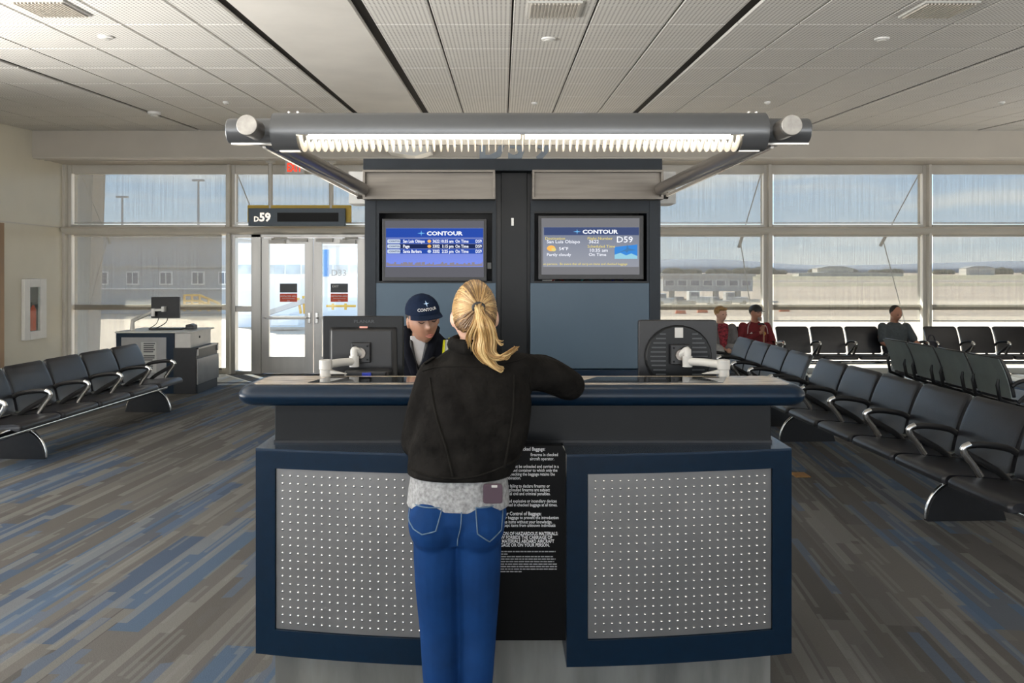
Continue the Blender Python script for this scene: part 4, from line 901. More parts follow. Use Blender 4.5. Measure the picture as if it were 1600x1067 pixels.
# apron light masts and the bracing cables outside the glass
m_mast = mat('mast_steel', (.35, .36, .38), .5, .4, noise=(2, .05))
for x, y, lb in ((191, 309, 'shorter light mast seen through the upper left window'), (310, 283, 'taller light mast seen through the upper left window')):
    t = thing('light_mast', lb, 'light mast', (XX(x, 150), 150, GZ)); p = P(x, y, 150)
    MB().tube([(p.x, 150, GZ), (p.x, 150, p.z)], [.35, .2], 8).build('pole', m_mast, t)
    MB().box(p.x-1.1, p.x+1.1, 149.6, 150.4, p.z, p.z+.35).build('lamp_head', m_mast, t)
CYB = 12.75
for pts, lb in (([(1190, 268), (1157, 378), (1176, 500)], 'bracing cable outside the window right of the tower'), ([(1438, 268), (1380, 376), (1414, 505)], 'bracing cable outside the window by the man in grey'), ([(138, 300), (168, 372), (150, 440), (135, 500)], 'bracing cable outside the left window'), ([(370, 270), (396, 335)], 'bracing cable outside the window over the door')):
    w_ = [P(x, y, CYB) for x, y in pts]; w_ = [w_[0]+(w_[0]-w_[1])*((4.06-w_[0].z)/(w_[0].z-w_[1].z))] + w_[1:]; t = thing('bracing_cable', lb, 'cable', (w_[0].x, CYB, w_[-1].z), group='bracing cables outside the glass')
    MB().tube(w_, .009, 6).build('rod', m_mast, t)
    if len(w_) > 2: MB().tube([w_[1]+(w_[0]-w_[1]).normalized()*.16, w_[1]-(w_[0]-w_[1]).normalized()*.1], .028, 8).build('turnbuckle', m_mast, t)
tag(MB().prism([(XX(100, 12.9), GZ), (XX(122, 12.9), GZ), (XX(146, 12.9), 3.4), (XX(100, 12.9), 3.4)], 12.9, 13.3, 'y').build('sloped_pier', m_pier), 'grey sloping pier outside the left window', 'pillar')
# ------------------------------------------------------------------ people
def smooth_mesh(mb, voxel, iters=4, fac=.5):
    """joins overlapping closed shells into one continuous skin"""
    me = mb.mesh('tmp'); o = bpy.data.objects.new('tmp', me); COL.objects.link(o)
    r = o.modifiers.new('r', 'REMESH'); r.mode = 'VOXEL'; r.voxel_size = voxel
    if iters:
        q = o.modifiers.new('s', 'SMOOTH'); q.factor = fac; q.iterations = iters
    dg = bpy.context.evaluated_depsgraph_get(); out = bpy.data.meshes.new_from_object(o.evaluated_get(dg))
    bpy.data.objects.remove(o); bpy.data.meshes.remove(me); out.materials.clear(); out.shade_smooth(); return out
class Body(MB):
    def limb(s, pts, rad, sub=5, n=14, flat=1.0):
        c = catmull(pts, sub); s.tube(c, lerpl(rad, len(c)), n, flat=flat); s.ball(c[0], rad[0]*.99, 14, 8); s.ball(c[-1], rad[-1]*.99, 14, 8); return s
    def torso(s, secs, n=24, sub=4, p=2.4):
        """secs: (centre, half width, half depth[, yaw]) from bottom to top"""
        cs = catmull([q[0] for q in secs], sub); w = lerpl([q[1] for q in secs], len(cs)); d = lerpl([q[2] for q in secs], len(cs)); yw = lerpl([(q[3] if len(q) > 3 else 0.0) for q in secs], len(cs))
        def sp(v): return math.copysign(abs(v)**(2/p), v)
        rings = []
        for c, a, b_, y in zip(cs, w, d, yw):
            M3 = Matrix.Rotation(y, 3, 'Z'); rings.append([c + M3 @ Vector((a*sp(math.cos(2*PI*k/n)), b_*sp(math.sin(2*PI*k/n)), 0)) for k in range(n)])
        return s.loft(rings)
def head_points(scale=1.0, fine=True):
    """a head with brow, sockets, nose, lips and chin; face towards -y, centre at the ears' height"""
    n, m = (56, 44) if fine else (32, 24); vs_ = []; fs = []
    def g(v, c, s_): return math.exp(-((v-c)/s_)**2)
    for i in range(m+1):
        th = PI*i/m
        for j in range(n):
            ph = 2*PI*j/n
            x, y, z = math.sin(th)*math.sin(ph), -math.sin(th)*math.cos(ph), math.cos(th)
            X, Y_, Z = x*.074, y*.094, z*.114
            if Z < 0:
                k = (-z)**1.6; X *= 1-.36*k; Y_ = Y_*(1-.20*k) - .012*k
            if y > 0 and Z < -.03: Y_ *= 1-.35*min(1, (-Z-.03)/.07)
            fr = max(0, -y)**2
            d = .0
            d += .029*g(X, 0, .012)*g(Z, -.022, .016) + .006*(g(X, .012, .006)+g(X, -.012, .006))*g(Z, -.028, .008) + .012*g(X, 0, .009)*g(Z, .004, .02)
            d -= .010*(g(X, .031, .015)+g(X, -.031, .015))*g(Z, .010, .014)
            d += .005*(g(X, .028, .02)+g(X, -.028, .02))*g(Z, .034, .010)
            d += .007*g(X, 0, .018)*(g(Z, -.054, .006)+g(Z, -.066, .007)) - .004*g(X, 0, .02)*g(Z, -.060, .003)
            d += .007*g(X, 0, .022)*g(Z, -.094, .014) + .004*(g(X, .04, .018)+g(X, -.04, .018))*g(Z, -.02, .022)
            Y_ -= d*fr
            vs_.append(Vector((X, Y_, Z))*scale)
    for i in range(m):
        for j in range(n):
            k = (j+1) % n
            if i == 0: fs.append((j, n+j, n+k))
            elif i == m-1: fs.append((i*n+j, (i+1)*n+j, i*n+k))
            else: fs.append((i*n+j, (i+1)*n+j, (i+1)*n+k, i*n+k))
    return vs_, fs
def add_head(b, c, rot, sc=1.0, fine=True):
    vs_, fs = head_points(sc, fine); b.add([c + rot @ v for v in vs_], fs)
    for s_ in (-1, 1):
        b.ball(c + rot @ Vector((s_*.075*sc, .008*sc, -.006*sc)), (.010*sc, .018*sc, .030*sc), 12, 8, rot @ Matrix.Rotation(s_*.25, 3, 'Z'))
def add_hand(b, wrist, fwd, up, sc=1.0, side=1, curl=.6):
    """palm with four unequal bent fingers and a thumb leaving its side"""
    f = Vector(fwd).normalized(); u = Vector(up); u = (u-f*u.dot(f)).normalized(); r = f.cross(u)*side; W = Vector(wrist)
    b.limb([W, W+f*.05*sc, W+f*.085*sc], [.022*sc, .030*sc, .028*sc], 3, 12, .55)
    for k, ln in enumerate((.066, .075, .070, .055)):
        o_ = W + f*.085*sc + r*(.027-.018*k)*sc
        a = curl; p1 = o_+(f*math.cos(a*.5)-u*math.sin(a*.5))*ln*.45*sc; p2 = p1+(f*math.cos(a*1.5)-u*math.sin(a*1.5))*ln*.33*sc; p3 = p2+(f*math.cos(a*2.2)-u*math.sin(a*2.2))*ln*.26*sc
        b.limb([o_-f*.015*sc, o_, p1, p2, p3], [.0092*sc, .009*sc, .0085*sc, .008*sc, .007*sc], 2, 8)
    t0 = W+f*.03*sc+r*.024*sc; b.limb([t0-r*.01*sc, t0+(r*.02+f*.02)*sc, t0+(r*.026+f*.045-u*.01)*sc, t0+(r*.016+f*.062-u*.02)*sc], [.012*sc, .011*sc, .0095*sc, .008*sc], 2, 8)
def skin(name, c): 
    m = mat(name, c, .48, noise=(25, .06), bump=(140, .08, .002)); m.node_tree.nodes['Principled BSDF'].inputs['Subsurface Weight'].default_value = .12
    m.node_tree.nodes['Principled BSDF'].inputs['Subsurface Radius'].default_value = (.012, .005, .003); return m
def bvh_of(o):
    me = o.data; M4 = wm(o); return BVHTree.FromPolygons([M4 @ v.co for v in me.vertices], [tuple(p.vertices) for p in me.polygons])
def on_surface(bv, pxs, Y, off=.001, sub=6, smooth=True):
    """drops pixel-drawn outlines along the view axis onto a body to get real 3-D seam lines"""
    pts = [Vector(P(x, y, Y)) for x, y in pxs]; pts = catmull(pts, sub) if smooth else [a+(b_-a)*k/sub for a, b_ in zip(pts, pts[1:]) for k in range(sub)]+[pts[-1]]
    out = []
    for p in pts:
        h = bv.ray_cast(Vector((p.x, 1.5, p.z)), Vector((0, 1, 0)))
        if h[0] is not None and abs(h[0].y-Y) < .35: out.append(h[0]+h[1]*off)
    return out
# ---- traveller seen from behind
m_skin1 = skin('fair_skin', (.66, .40, .29)); m_skin2 = skin('tan_skin', (.43, .225, .145)); m_skin3 = skin('ruddy_skin', (.46, .22, .14))
m_jacket = mat('black_suede_jacket', (.010, .009, .008), .9, spec=.08, noise=(14, .5), bump=(9, .9, .035)); m_seam = mat('jacket_seam', (.012, .011, .0095), .9, spec=.08, noise=(30, .3))
m_tee = mat('heather_grey_jersey', (.30, .30, .30), .9, noise=(90, .35), bump=(16, .35, .012)); m_jean = mat('blue_denim', (.005, .034, .125), .8, spec=.15, noise=(7, .30), bump=(14, .25, .01)); m_stitch = mat('pale_stitching', (.09, .15, .22), .7, noise=(40, .2))
WO = thing('person', 'person with blonde ponytail, black jacket and blue jeans leaning on the counter', 'person', (-.15, 2.5, 0))
hc = Vector((XX(741.5, 2.6), 2.6, 1.447)); hrot = Matrix.Rotation(math.radians(180+4), 3, 'Z') @ Matrix.Rotation(math.radians(12), 3, 'X')
hipL, hipR = Vector((-.205, 2.47, .80)), Vector((-.085, 2.47, .80))
sL, sR = Vector((XX(680, 2.55), 2.55, 1.262)), Vector((XX(806, 2.56), 2.56, 1.282))
elL, wrL = Vector((XX(651, 2.54), 2.54, 1.035)), Vector((-.20, 2.83, 1.215))
elR, wrR = Vector((XX(891, 2.70), 2.695, 1.202)), Vector((.06, 2.93, 1.235))
ankL, ankR = Vector((XX(694, 2.46), 2.44, .08)), Vector((XX(740, 2.46), 2.46, .08)); knL, knR = Vector((XX(684, 2.44), 2.47, .45)), Vector((XX(746, 2.44), 2.48, .45))
def legs(b, g):
    for h, k, a, s_ in ((hipL, knL, ankL, -1), (hipR, knR, ankR, 1)):
        b.limb([h+Vector((0, 0, .03)), h+(k-h)*.45+Vector((s_*.006, -.012, 0)), k, k+(a-k)*.35+Vector((0, -.014, 0)), a], [.080+g, .067+g, .057+g, .052+g, .038+g], 5, 16)
        b.ball(h+Vector((s_*.012, -.042, .005)), (.078+g, .072+g, .088+g), 16, 10)
b = Body(); add_head(b, hc, hrot, .98)
b.limb([Vector((-.105, 2.575, 1.28)), hc+Vector((0, -.01, -.06))], [.052, .048]); 
b.torso([(Vector((-.145, 2.49, .80)), .135, .09), (Vector((-.14, 2.51, .95)), .115, .08), (Vector((-.115, 2.545, 1.15)), .135, .09), (Vector((-.105, 2.56, 1.29)), .14, .07), (Vector((-.10, 2.57, 1.34)), .07, .05)])
legs(b, -.006)
b.limb([sL, elL, wrL], [.044, .036, .024]); b.limb([sR, elR, wrR], [.044, .036, .024]); add_hand(b, wrL, (.6, .6, -.05), (0, 0, 1), 1, -1, .3); add_hand(b, wrR, (-1, .25, -.02), (0, 0, 1), 1, -1, .3)
for a in (ankL, ankR): b.limb([a+Vector((0, -.03, -.04)), a+Vector((0, .08, -.05)), a+Vector((0, .15, -.06))], [.032, .030, .020], 3)
link('body', smooth_mesh(b, .008, 3), m_skin1, WO)
b = Body(); legs(b, .004); b.torso([(Vector((-.145, 2.478, .74)), .135, .085), (Vector((-.145, 2.475, .82)), .160, .115), (Vector((-.145, 2.49, .90)), .148, .102), (Vector((-.143, 2.50, .93)), .140, .096)])
jeans = link('jeans', smooth_mesh(b, .006, 4), m_jean, WO)
b = Body(); b.torso([(Vector((-.143, 2.490, .848)), .168, .122, -.06), (Vector((-.142, 2.492, .90)), .163, .118), (Vector((-.138, 2.50, 1.0)), .150, .105), (Vector((-.13, 2.52, 1.1)), .14, .10)])
link('grey_top', smooth_mesh(b, .007, 4), m_tee, WO)
b = Body()
b.torso([(Vector((-.138, 2.500, .945)), .166, .128, -.05), (Vector((-.134, 2.503, .965)), .176, .134), (Vector((-.108, 2.522, 1.06)), .192, .138), (Vector((-.092, 2.545, 1.17)), .190, .132), (Vector((-.092, 2.56, 1.26)), .170, .108), (Vector((-.098, 2.568, 1.315)), .120, .076), (Vector((-.10, 2.575, 1.352)), .066, .058)])
b.limb([sL+Vector((.0, 0, -.008)), (sL+elL)/2+Vector((-.004, -.012, .0)), elL, (elL+wrL)/2+Vector((-.01, 0, -.01)), wrL], [.062, .058, .052, .048, .042], 6, 16)
b.limb([sR+Vector((-.01, 0, -.012)), (sR+elR)/2+Vector((.0, -.01, .010)), elR, elR+(wrR-elR)*.5+Vector((0, 0, .03)), wrR], [.064, .061, .053, .050, .042], 6, 16)
jacket = link('jacket', smooth_mesh(b, .008, 5), m_jacket, WO)
MB().tube([Vector((-.10, 2.572, 1.335))+Vector((.066*math.cos(a), .062*math.sin(a), .022+.006*math.sin(a))) for a in [2*PI*k/20 for k in range(21)]], .020, 8, flat=1.4).build('collar', m_jacket, jacket, smooth=80)
bv = bvh_of(jacket)
for pl, r in (([(672, 590), (684, 640), (702, 690), (712, 728)], .0045), ([(803, 585), (801, 640), (793, 690), (787, 720)], .0045), ([(645, 724), (690, 730), (740, 729), (790, 716), (826, 704)], .0035), ([(832, 570), (829, 600), (833, 640)], .003), ([(660, 580), (680, 574), (715, 571), (760, 571), (800, 566), (824, 560)], .003)):
    q = on_surface(bv, pl, 2.5, 0)
    if len(q) > 3: MB().tube(q, r, 6).build('seam', m_seam, jacket, smooth=80)
for pl in ([(664, 569), (676, 562), (690, 554)], [(778, 541), (796, 543), (816, 549)]):
    q = on_surface(bv, pl, 2.52, .003)
    if len(q) > 3: MB().tube(q, .011, 8, flat=.45).build('epaulette', m_jacket, jacket, smooth=80)
for x, y in ((682, 554), (791, 538.5)):
    q = on_surface(bv, [(x-1, y+2), (x+1, y+2)], 2.52, .008)
    if q: MB().ball(q[0]+Vector((0, -.004, .006)), (.006, .006, .006), 8, 6).build('button', m_chrome, jacket, smooth=80)
bv = bvh_of(jeans)
for nm, pl in (('pocket', [(640, 790), (638, 812), (648, 822), (662, 828), (683, 822), (692, 790), (640, 790)]), ('pocket', [(744, 790), (747, 826), (765, 840), (783, 826), (786, 790), (744, 790)])):
    q = on_surface(bv, pl, 2.4, .0015, 8, False)
    if len(q) > 3: MB().tube(q, .0022, 5).build(nm, m_stitch, jeans, smooth=80)
q = on_surface(bv, [(722, 786), (721, 815), (716, 838), (715, 850)], 2.4, .001)
if len(q) > 3: MB().tube(q, .002, 5).build('centre_seam', m_stitch, jeans, smooth=80)
ph = P(770, 772, 2.375)
phn = thing('smartphone', 'plum phone sticking out of the right back jeans pocket', 'phone', (ph.x, ph.y, ph.z-.05))
MB().prism(rrect(ph.x-.030, ph.x+.030, ph.z-.028, ph.z+.032, .008, 4), ph.y-.005, ph.y+.005, 'y').build('case', mat('plum_case', (.07, .04, .055), .4, noise=(9, .1)), phn, bevel=.002)
MB().box(ph.x-.004, ph.x+.014, ph.y-.007, ph.y-.004, ph.z+.022, ph.z+.029).build('camera_bump', m_light_grey, phn, bevel=.001)
# hair: strands combed back to the tie, then the ponytail
hair_m = [mat('blonde_hair_%d' % i, c, .38, noise=(30, .25), stretch=(1, 1, .2)) for i, c in enumerate(((.34, .19, .065), (.48, .30, .12), (.15, .078, .028), (.60, .42, .19)))]
HE = Vector((.070, .098, .104)); hcen = hc+Vector((0, .0, .016)); hairR = Matrix.Rotation(math.radians(4), 3, 'Z')
def sk(d, k=1.0): return hcen + hairR @ Vector((d.x*HE.x*k, d.y*HE.y*k, d.z*HE.z*k))
HA = Body().ball(hcen+Vector((0, .010, .014)), (HE.x*.97, HE.y*.93, HE.z*.90), 24, 16, hairR)
hair = HA.build('hair', hair_m[2], WO, smooth=180)
tie_d = Vector((.13, -1, .20)).normalized(); tie = sk(tie_d, 1.10)
rnd = random.Random(5); strands = [MB() for _ in range(4)]
ax1 = tie_d.cross(Vector((0, 0, 1))).normalized(); ax2 = ax1.cross(tie_d).normalized()
for i in range(430):
    a = 2*PI*i/430; v = ax1*math.cos(a)+ax2*math.sin(a)
    low = max(0, -v.z); ang = math.radians(118-84*low**1.2+rnd.uniform(-6, 6))
    s_ = (tie_d*math.cos(ang)+v*math.sin(ang)).normalized(); off = 1.015+rnd.uniform(0, .035); pts = []
    for k in range(11):
        f = k/10; q = ang*(1-f)+.04*f; d = (tie_d*math.cos(q)+v*math.sin(q)).normalized()
        d = (d + Vector((0, 0, .03*math.sin(f*PI)*rnd.uniform(-1, 1)))).normalized()
        pts.append(sk(d, off+.05*f**3))
    mi = rnd.choice((0, 1, 1, 3, 0, 2)) if -.3 < v.z < .75 else rnd.choice((2, 0, 0, 2, 1)) if v.z > 0 else rnd.choice((2, 2, 0)); strands[mi].tube(pts, [.0015]+[.0042]*9+[.0022], 4)
for i, st in enumerate(strands):
    if st.v: tag(st.build('hair_strand', hair_m[i], hair, smooth=180), kind='stuff')
MB().tube([tie+Vector((.017*math.cos(2*PI*k/16), -.004, .013*math.sin(2*PI*k/16))) for k in range(17)], .006, 8).build('hair_tie', m_black, WO, smooth=180)
tails = [MB() for _ in range(4)]
for i in range(190):
    w = rnd.random(); u = rnd.gauss(0, 1); dy = rnd.uniform(-.018, .018)
    o_ = tie+Vector((rnd.gauss(0, .006), -.006, rnd.gauss(0, .005)))
    def T_(x, y, z=0): return P(x, y, 2.47+dy+z)
    if w < .16: pts = [o_, T_(742+u*3, 505, -.02), T_(733+u*4, 526), T_(735+u*4, 545+rnd.uniform(-6, 10), .02)]
    elif w < .62: pts = [o_, T_(752+u*5, 503, -.03), T_(757+u*6, 527, -.02), T_(755+u*6, 548, -.01), T_(766+u*4, 568), T_(782+u*2, 579+rnd.uniform(-6, 3)), T_(787, 574)]
    elif w < .9: pts = [o_, T_(756+u*5, 505, -.03), T_(762+u*5, 530, -.02), T_(764+u*4, 550, -.015), T_(780+u*4, 560+rnd.uniform(-4, 3), -.02), T_(800, 549+rnd.uniform(-5, 4), -.01), T_(807+rnd.uniform(-4, 6), 545+rnd.uniform(-5, 3))]
    else: pts = [o_, T_(768+u*3, 512, -.02), T_(774+u*3, 528), T_(782, 535+rnd.uniform(-3, 6)), T_(788, 533+rnd.uniform(-3, 5))]
    c = catmull(pts, 5); c = c[:max(8, int(len(c)*rnd.uniform(.72, 1.02)))]; tails[rnd.choice((0, 1, 1, 3, 3, 0))].tube(c, lerpl([.0028, .0040, .0040, .0030, .0011], len(c)), 4)
tl = None
for i, st in enumerate(tails):
    if st.v:
        if tl is None: tl = tag(st.build('ponytail', hair_m[i], WO, smooth=180), kind='stuff')
        else: tag(st.build('ponytail_strand', hair_m[i], tl, smooth=180), kind='stuff')

# ---- gate agent behind the counter
AG = thing('person', 'gate agent in navy cap and dark jacket looking down behind the counter', 'person', (-.42, 4.05, 0))
ac = Vector((XX(661, 3.93), 3.93, 1.355)); arot = Matrix.Rotation(math.radians(22), 3, 'Z') @ Matrix.Rotation(math.radians(7), 3, 'X') @ Matrix.Rotation(math.radians(-7), 3, 'Y')
b = Body(); add_head(b, ac, arot, 1.02)
b.limb([Vector((-.425, 4.06, 1.20)), ac+arot @ Vector((0, .035, -.06))], [.056, .05])
aSL, aSR = Vector((-.60, 4.05, 1.18)), Vector((-.262, 4.07, 1.19))
aEL, aER = Vector((-.66, 3.98, .90)), Vector((-.22, 3.97, .90)); aWL, aWR = Vector((-.54, 3.72, .86)), Vector((-.30, 3.72, .86))
b.torso([(Vector((-.43, 4.10, .82)), .14, .09), (Vector((-.43, 4.08, 1.0)), .14, .09), (Vector((-.43, 4.07, 1.18)), .15, .075), (Vector((-.43, 4.07, 1.24)), .07, .05)])
for h, s_ in ((Vector((-.50, 4.10, .82)), -1), (Vector((-.36, 4.10, .82)), 1)):
    b.limb([h, h+Vector((0, .0, -.4)), h+Vector((0, .03, -.75))], [.085, .058, .04]); b.limb([h+Vector((0, .01, -.77)), h+Vector((0, -.12, -.79))], [.035, .025])
b.limb([aSL, aEL, aWL], [.042, .036, .025]); b.limb([aSR, aER, aWR], [.042, .036, .025]); add_hand(b, aWL, (.2, -1, -.1), (0, 0, 1), 1, 1); add_hand(b, aWR, (-.2, -1, -.1), (0, 0, 1), 1, -1)
link('body', smooth_mesh(b, .0045, 1), m_skin2, AG)
m_ajk = mat('dark_navy_jacket', (.006, .007, .012), .85, spec=.12, noise=(20, .3), bump=(14, .4, .012)); m_shirt = mat('pale_grey_shirt', (.55, .55, .56), .8, noise=(30, .08), bump=(25, .2, .005))
b = Body(); b.torso([(Vector((-.43, 4.10, .78)), .17, .12), (Vector((-.43, 4.08, .98)), .175, .125), (Vector((-.43, 4.07, 1.15)), .188, .112), (Vector((-.43, 4.075, 1.225)), .145, .090), (Vector((-.43, 4.085, 1.285)), .086, .072)])
b.limb([aSL, aEL, aWL], [.066, .056, .044], 6); b.limb([aSR, aER, aWR], [.066, .056, .044], 6)
ajk = link('jacket', smooth_mesh(b, .009, 4), m_ajk, AG)
b = Body()
for h in (Vector((-.50, 4.10, .82)), Vector((-.36, 4.10, .82))): b.limb([h+Vector((0, 0, .02)), h+Vector((0, .0, -.4)), h+Vector((0, .03, -.72))], [.098, .072, .058])
link('trousers', smooth_mesh(b, .012, 3), m_ajk, AG)
bv = bvh_of(ajk)
MB().prism([(-.475, 1.27), (-.375, 1.27), (-.385, 1.20), (-.42, 1.08), (-.44, 1.08), (-.47, 1.20)], 3.952, 3.975, 'y').build('shirt_front', m_shirt, AG, bevel=.004)
for s_ in (-1, 1):
    MB().tube(catmull([Vector((-.428+s_*.072, 4.06, 1.305)), Vector((-.428+s_*.072, 3.985, 1.275)), Vector((-.428+s_*.055, 3.94, 1.19)), Vector((-.428+s_*.015, 3.935, 1.08))], 6), .026, 8, flat=.6).build('jacket_lapel', m_ajk, AG, smooth=80)
    MB().tube(catmull([Vector((-.428+s_*.050, 4.01, 1.285)), Vector((-.428+s_*.040, 3.948, 1.24)), Vector((-.428+s_*.026, 3.935, 1.17)), Vector((-.428+s_*.003, 3.925, 1.07))], 6), .008, 6, flat=.5).build('lanyard', m_black, AG, smooth=80)
m_hv = mat('hi_vis_yellow', (.85, .85, .02), .6, emit=None, noise=(40, .05)); m_refl = mat('reflective_band', (.62, .64, .62), .35, noise=(40, .05))
for k, (o0, o1, mt) in enumerate(((-.020, -.008, m_hv), (-.008, .008, m_refl), (.008, .020, m_hv))):
    q0 = [Vector((-.292+.0+(o0+o1)/2, 4.07-.105+.0*k, 1.06)) ] 
    xs = -.292+(o0+o1)/2; pts = []
    for zz, yy in ((1.06, 3.6), (1.10, 3.6), (1.14, 3.6), (1.17, 3.6), (1.20, 3.6), (1.225, 3.6), (1.24, 3.6), (1.25, 3.6)):
        h = bv.ray_cast(Vector((xs, 3.5, zz)), Vector((0, 1, 0)))
        if h[0] is not None and h[0].y < 4.2: pts.append(h[0]+Vector((0, -.004, .002)))
    if len(pts) > 2: MB().tube(pts, (o1-o0)/2*1.03, 8, flat=.35, ref=(0, -.3, 1)).build('reflective_strip', mt, AG, smooth=60)
# cap, hair, face details, all set in the head's own frame
def hd(v): return ac + arot @ (Vector(v)*1.02)
m_cap = mat('navy_cap_cotton', (.006, .013, .034), .85, spec=.15, noise=(60, .15), bump=(120, .2, .002))
CR = (.086, .106, .088)
def cap_pt(u, v, k=1.0):     # u: angle from the front, v: height angle
    return Vector((CR[0]*math.sin(u)*math.cos(v)*k, -CR[1]*math.cos(u)*math.cos(v)*k, .046+CR[2]*math.sin(v)*k))
rings = [[hd(cap_pt(2*PI*k/32, v, q)) for k in range(32)] for v, q in [(math.radians(a), 1) for a in (-4, 12, 28, 44, 60, 74, 84)]]
mb = MB().loft(rings); cap = mb.build('cap', m_cap, AG, smooth=60)
br = []
for k in range(17):
    u = math.radians(-62+124*k/16); e = cap_pt(u, math.radians(-3)); ext = .062*math.cos(u*1.25)**.8 if abs(u*1.25) < PI/2 else 0
    br.append((e*1.0, e+Vector((math.sin(u)*.3*ext, -ext, -.006*(ext/.062)-.012*(abs(u)/1.08)**2))))
MB().loft([[hd(a), hd(b_), hd(b_+Vector((0, 0, -.005))), hd(a+Vector((0, 0, -.006)))] for a, b_ in br]).build('cap_peak', m_cap, cap, smooth=50)
MB().ball(hd((0, 0, .040+CR[2])), .008, 10, 6).build('cap_button', m_cap, cap)
def cap_map(co, w0=.0, v0=.30):
    return hd(cap_pt((co.x+w0)/.095, v0+co.y/.098, 1.012+co.z*2))
text('CONTOUR', .023, m_ink, cap, (0, 0, 0), 'CENTER', .004, .0006, fn=lambda c: cap_map(c, 0, .20), sx=.98)
st = star(0, 0, .019, 0, 0, 1.0); st.v = [tuple(cap_map(Vector((x, z, -y)), 0, .62)) for x, y, z in st.v]; st.build('emblem', mat('cap_emblem_blue', (.45, .62, .85), .5, noise=(9, .05)), cap)
m_dkhair = mat('dark_brown_hair', (.020, .012, .008), .45, noise=(30, .3))
mb = Body().ball(hd((0, .022, .012)), (.082, .088, .098), 20, 12, arot); link('hair', smooth_mesh(mb, .008, 2), m_dkhair, AG)
for s_ in (-1, 1):
    MB().tube(catmull([hd((s_*.046, -.083, .010)), hd((s_*.033, -.0935, .003)), hd((s_*.019, -.092, .008))], 4), .0020, 6).build('eyelashes', m_dkhair, AG)
    MB().tube(catmull([hd((s_*.052, -.080, .030)), hd((s_*.036, -.094, .037)), hd((s_*.016, -.097, .032))], 4), [.0018]*3+[.003]*4+[.0022]*2, 6, flat=.7).build('eyebrow', m_dkhair, AG)
m_lip = mat('lips', (.48, .17, .14), .4, noise=(30, .08))
MB().tube(catmull([hd((-.022, -.0955, -.061)), hd((-.008, -.1055, -.0555)), hd((0, -.106, -.057)), hd((.008, -.1055, -.0555)), hd((.022, -.0955, -.061))], 4), [.0015]*4+[.0038]*9+[.0015]*4, 6).tube(catmull([hd((-.020, -.095, -.063)), hd((0, -.105, -.0675)), hd((.020, -.095, -.063))], 5), [.0015]*3+[.0045]*5+[.0015]*3, 6).build('lips', m_lip, AG, smooth=80)

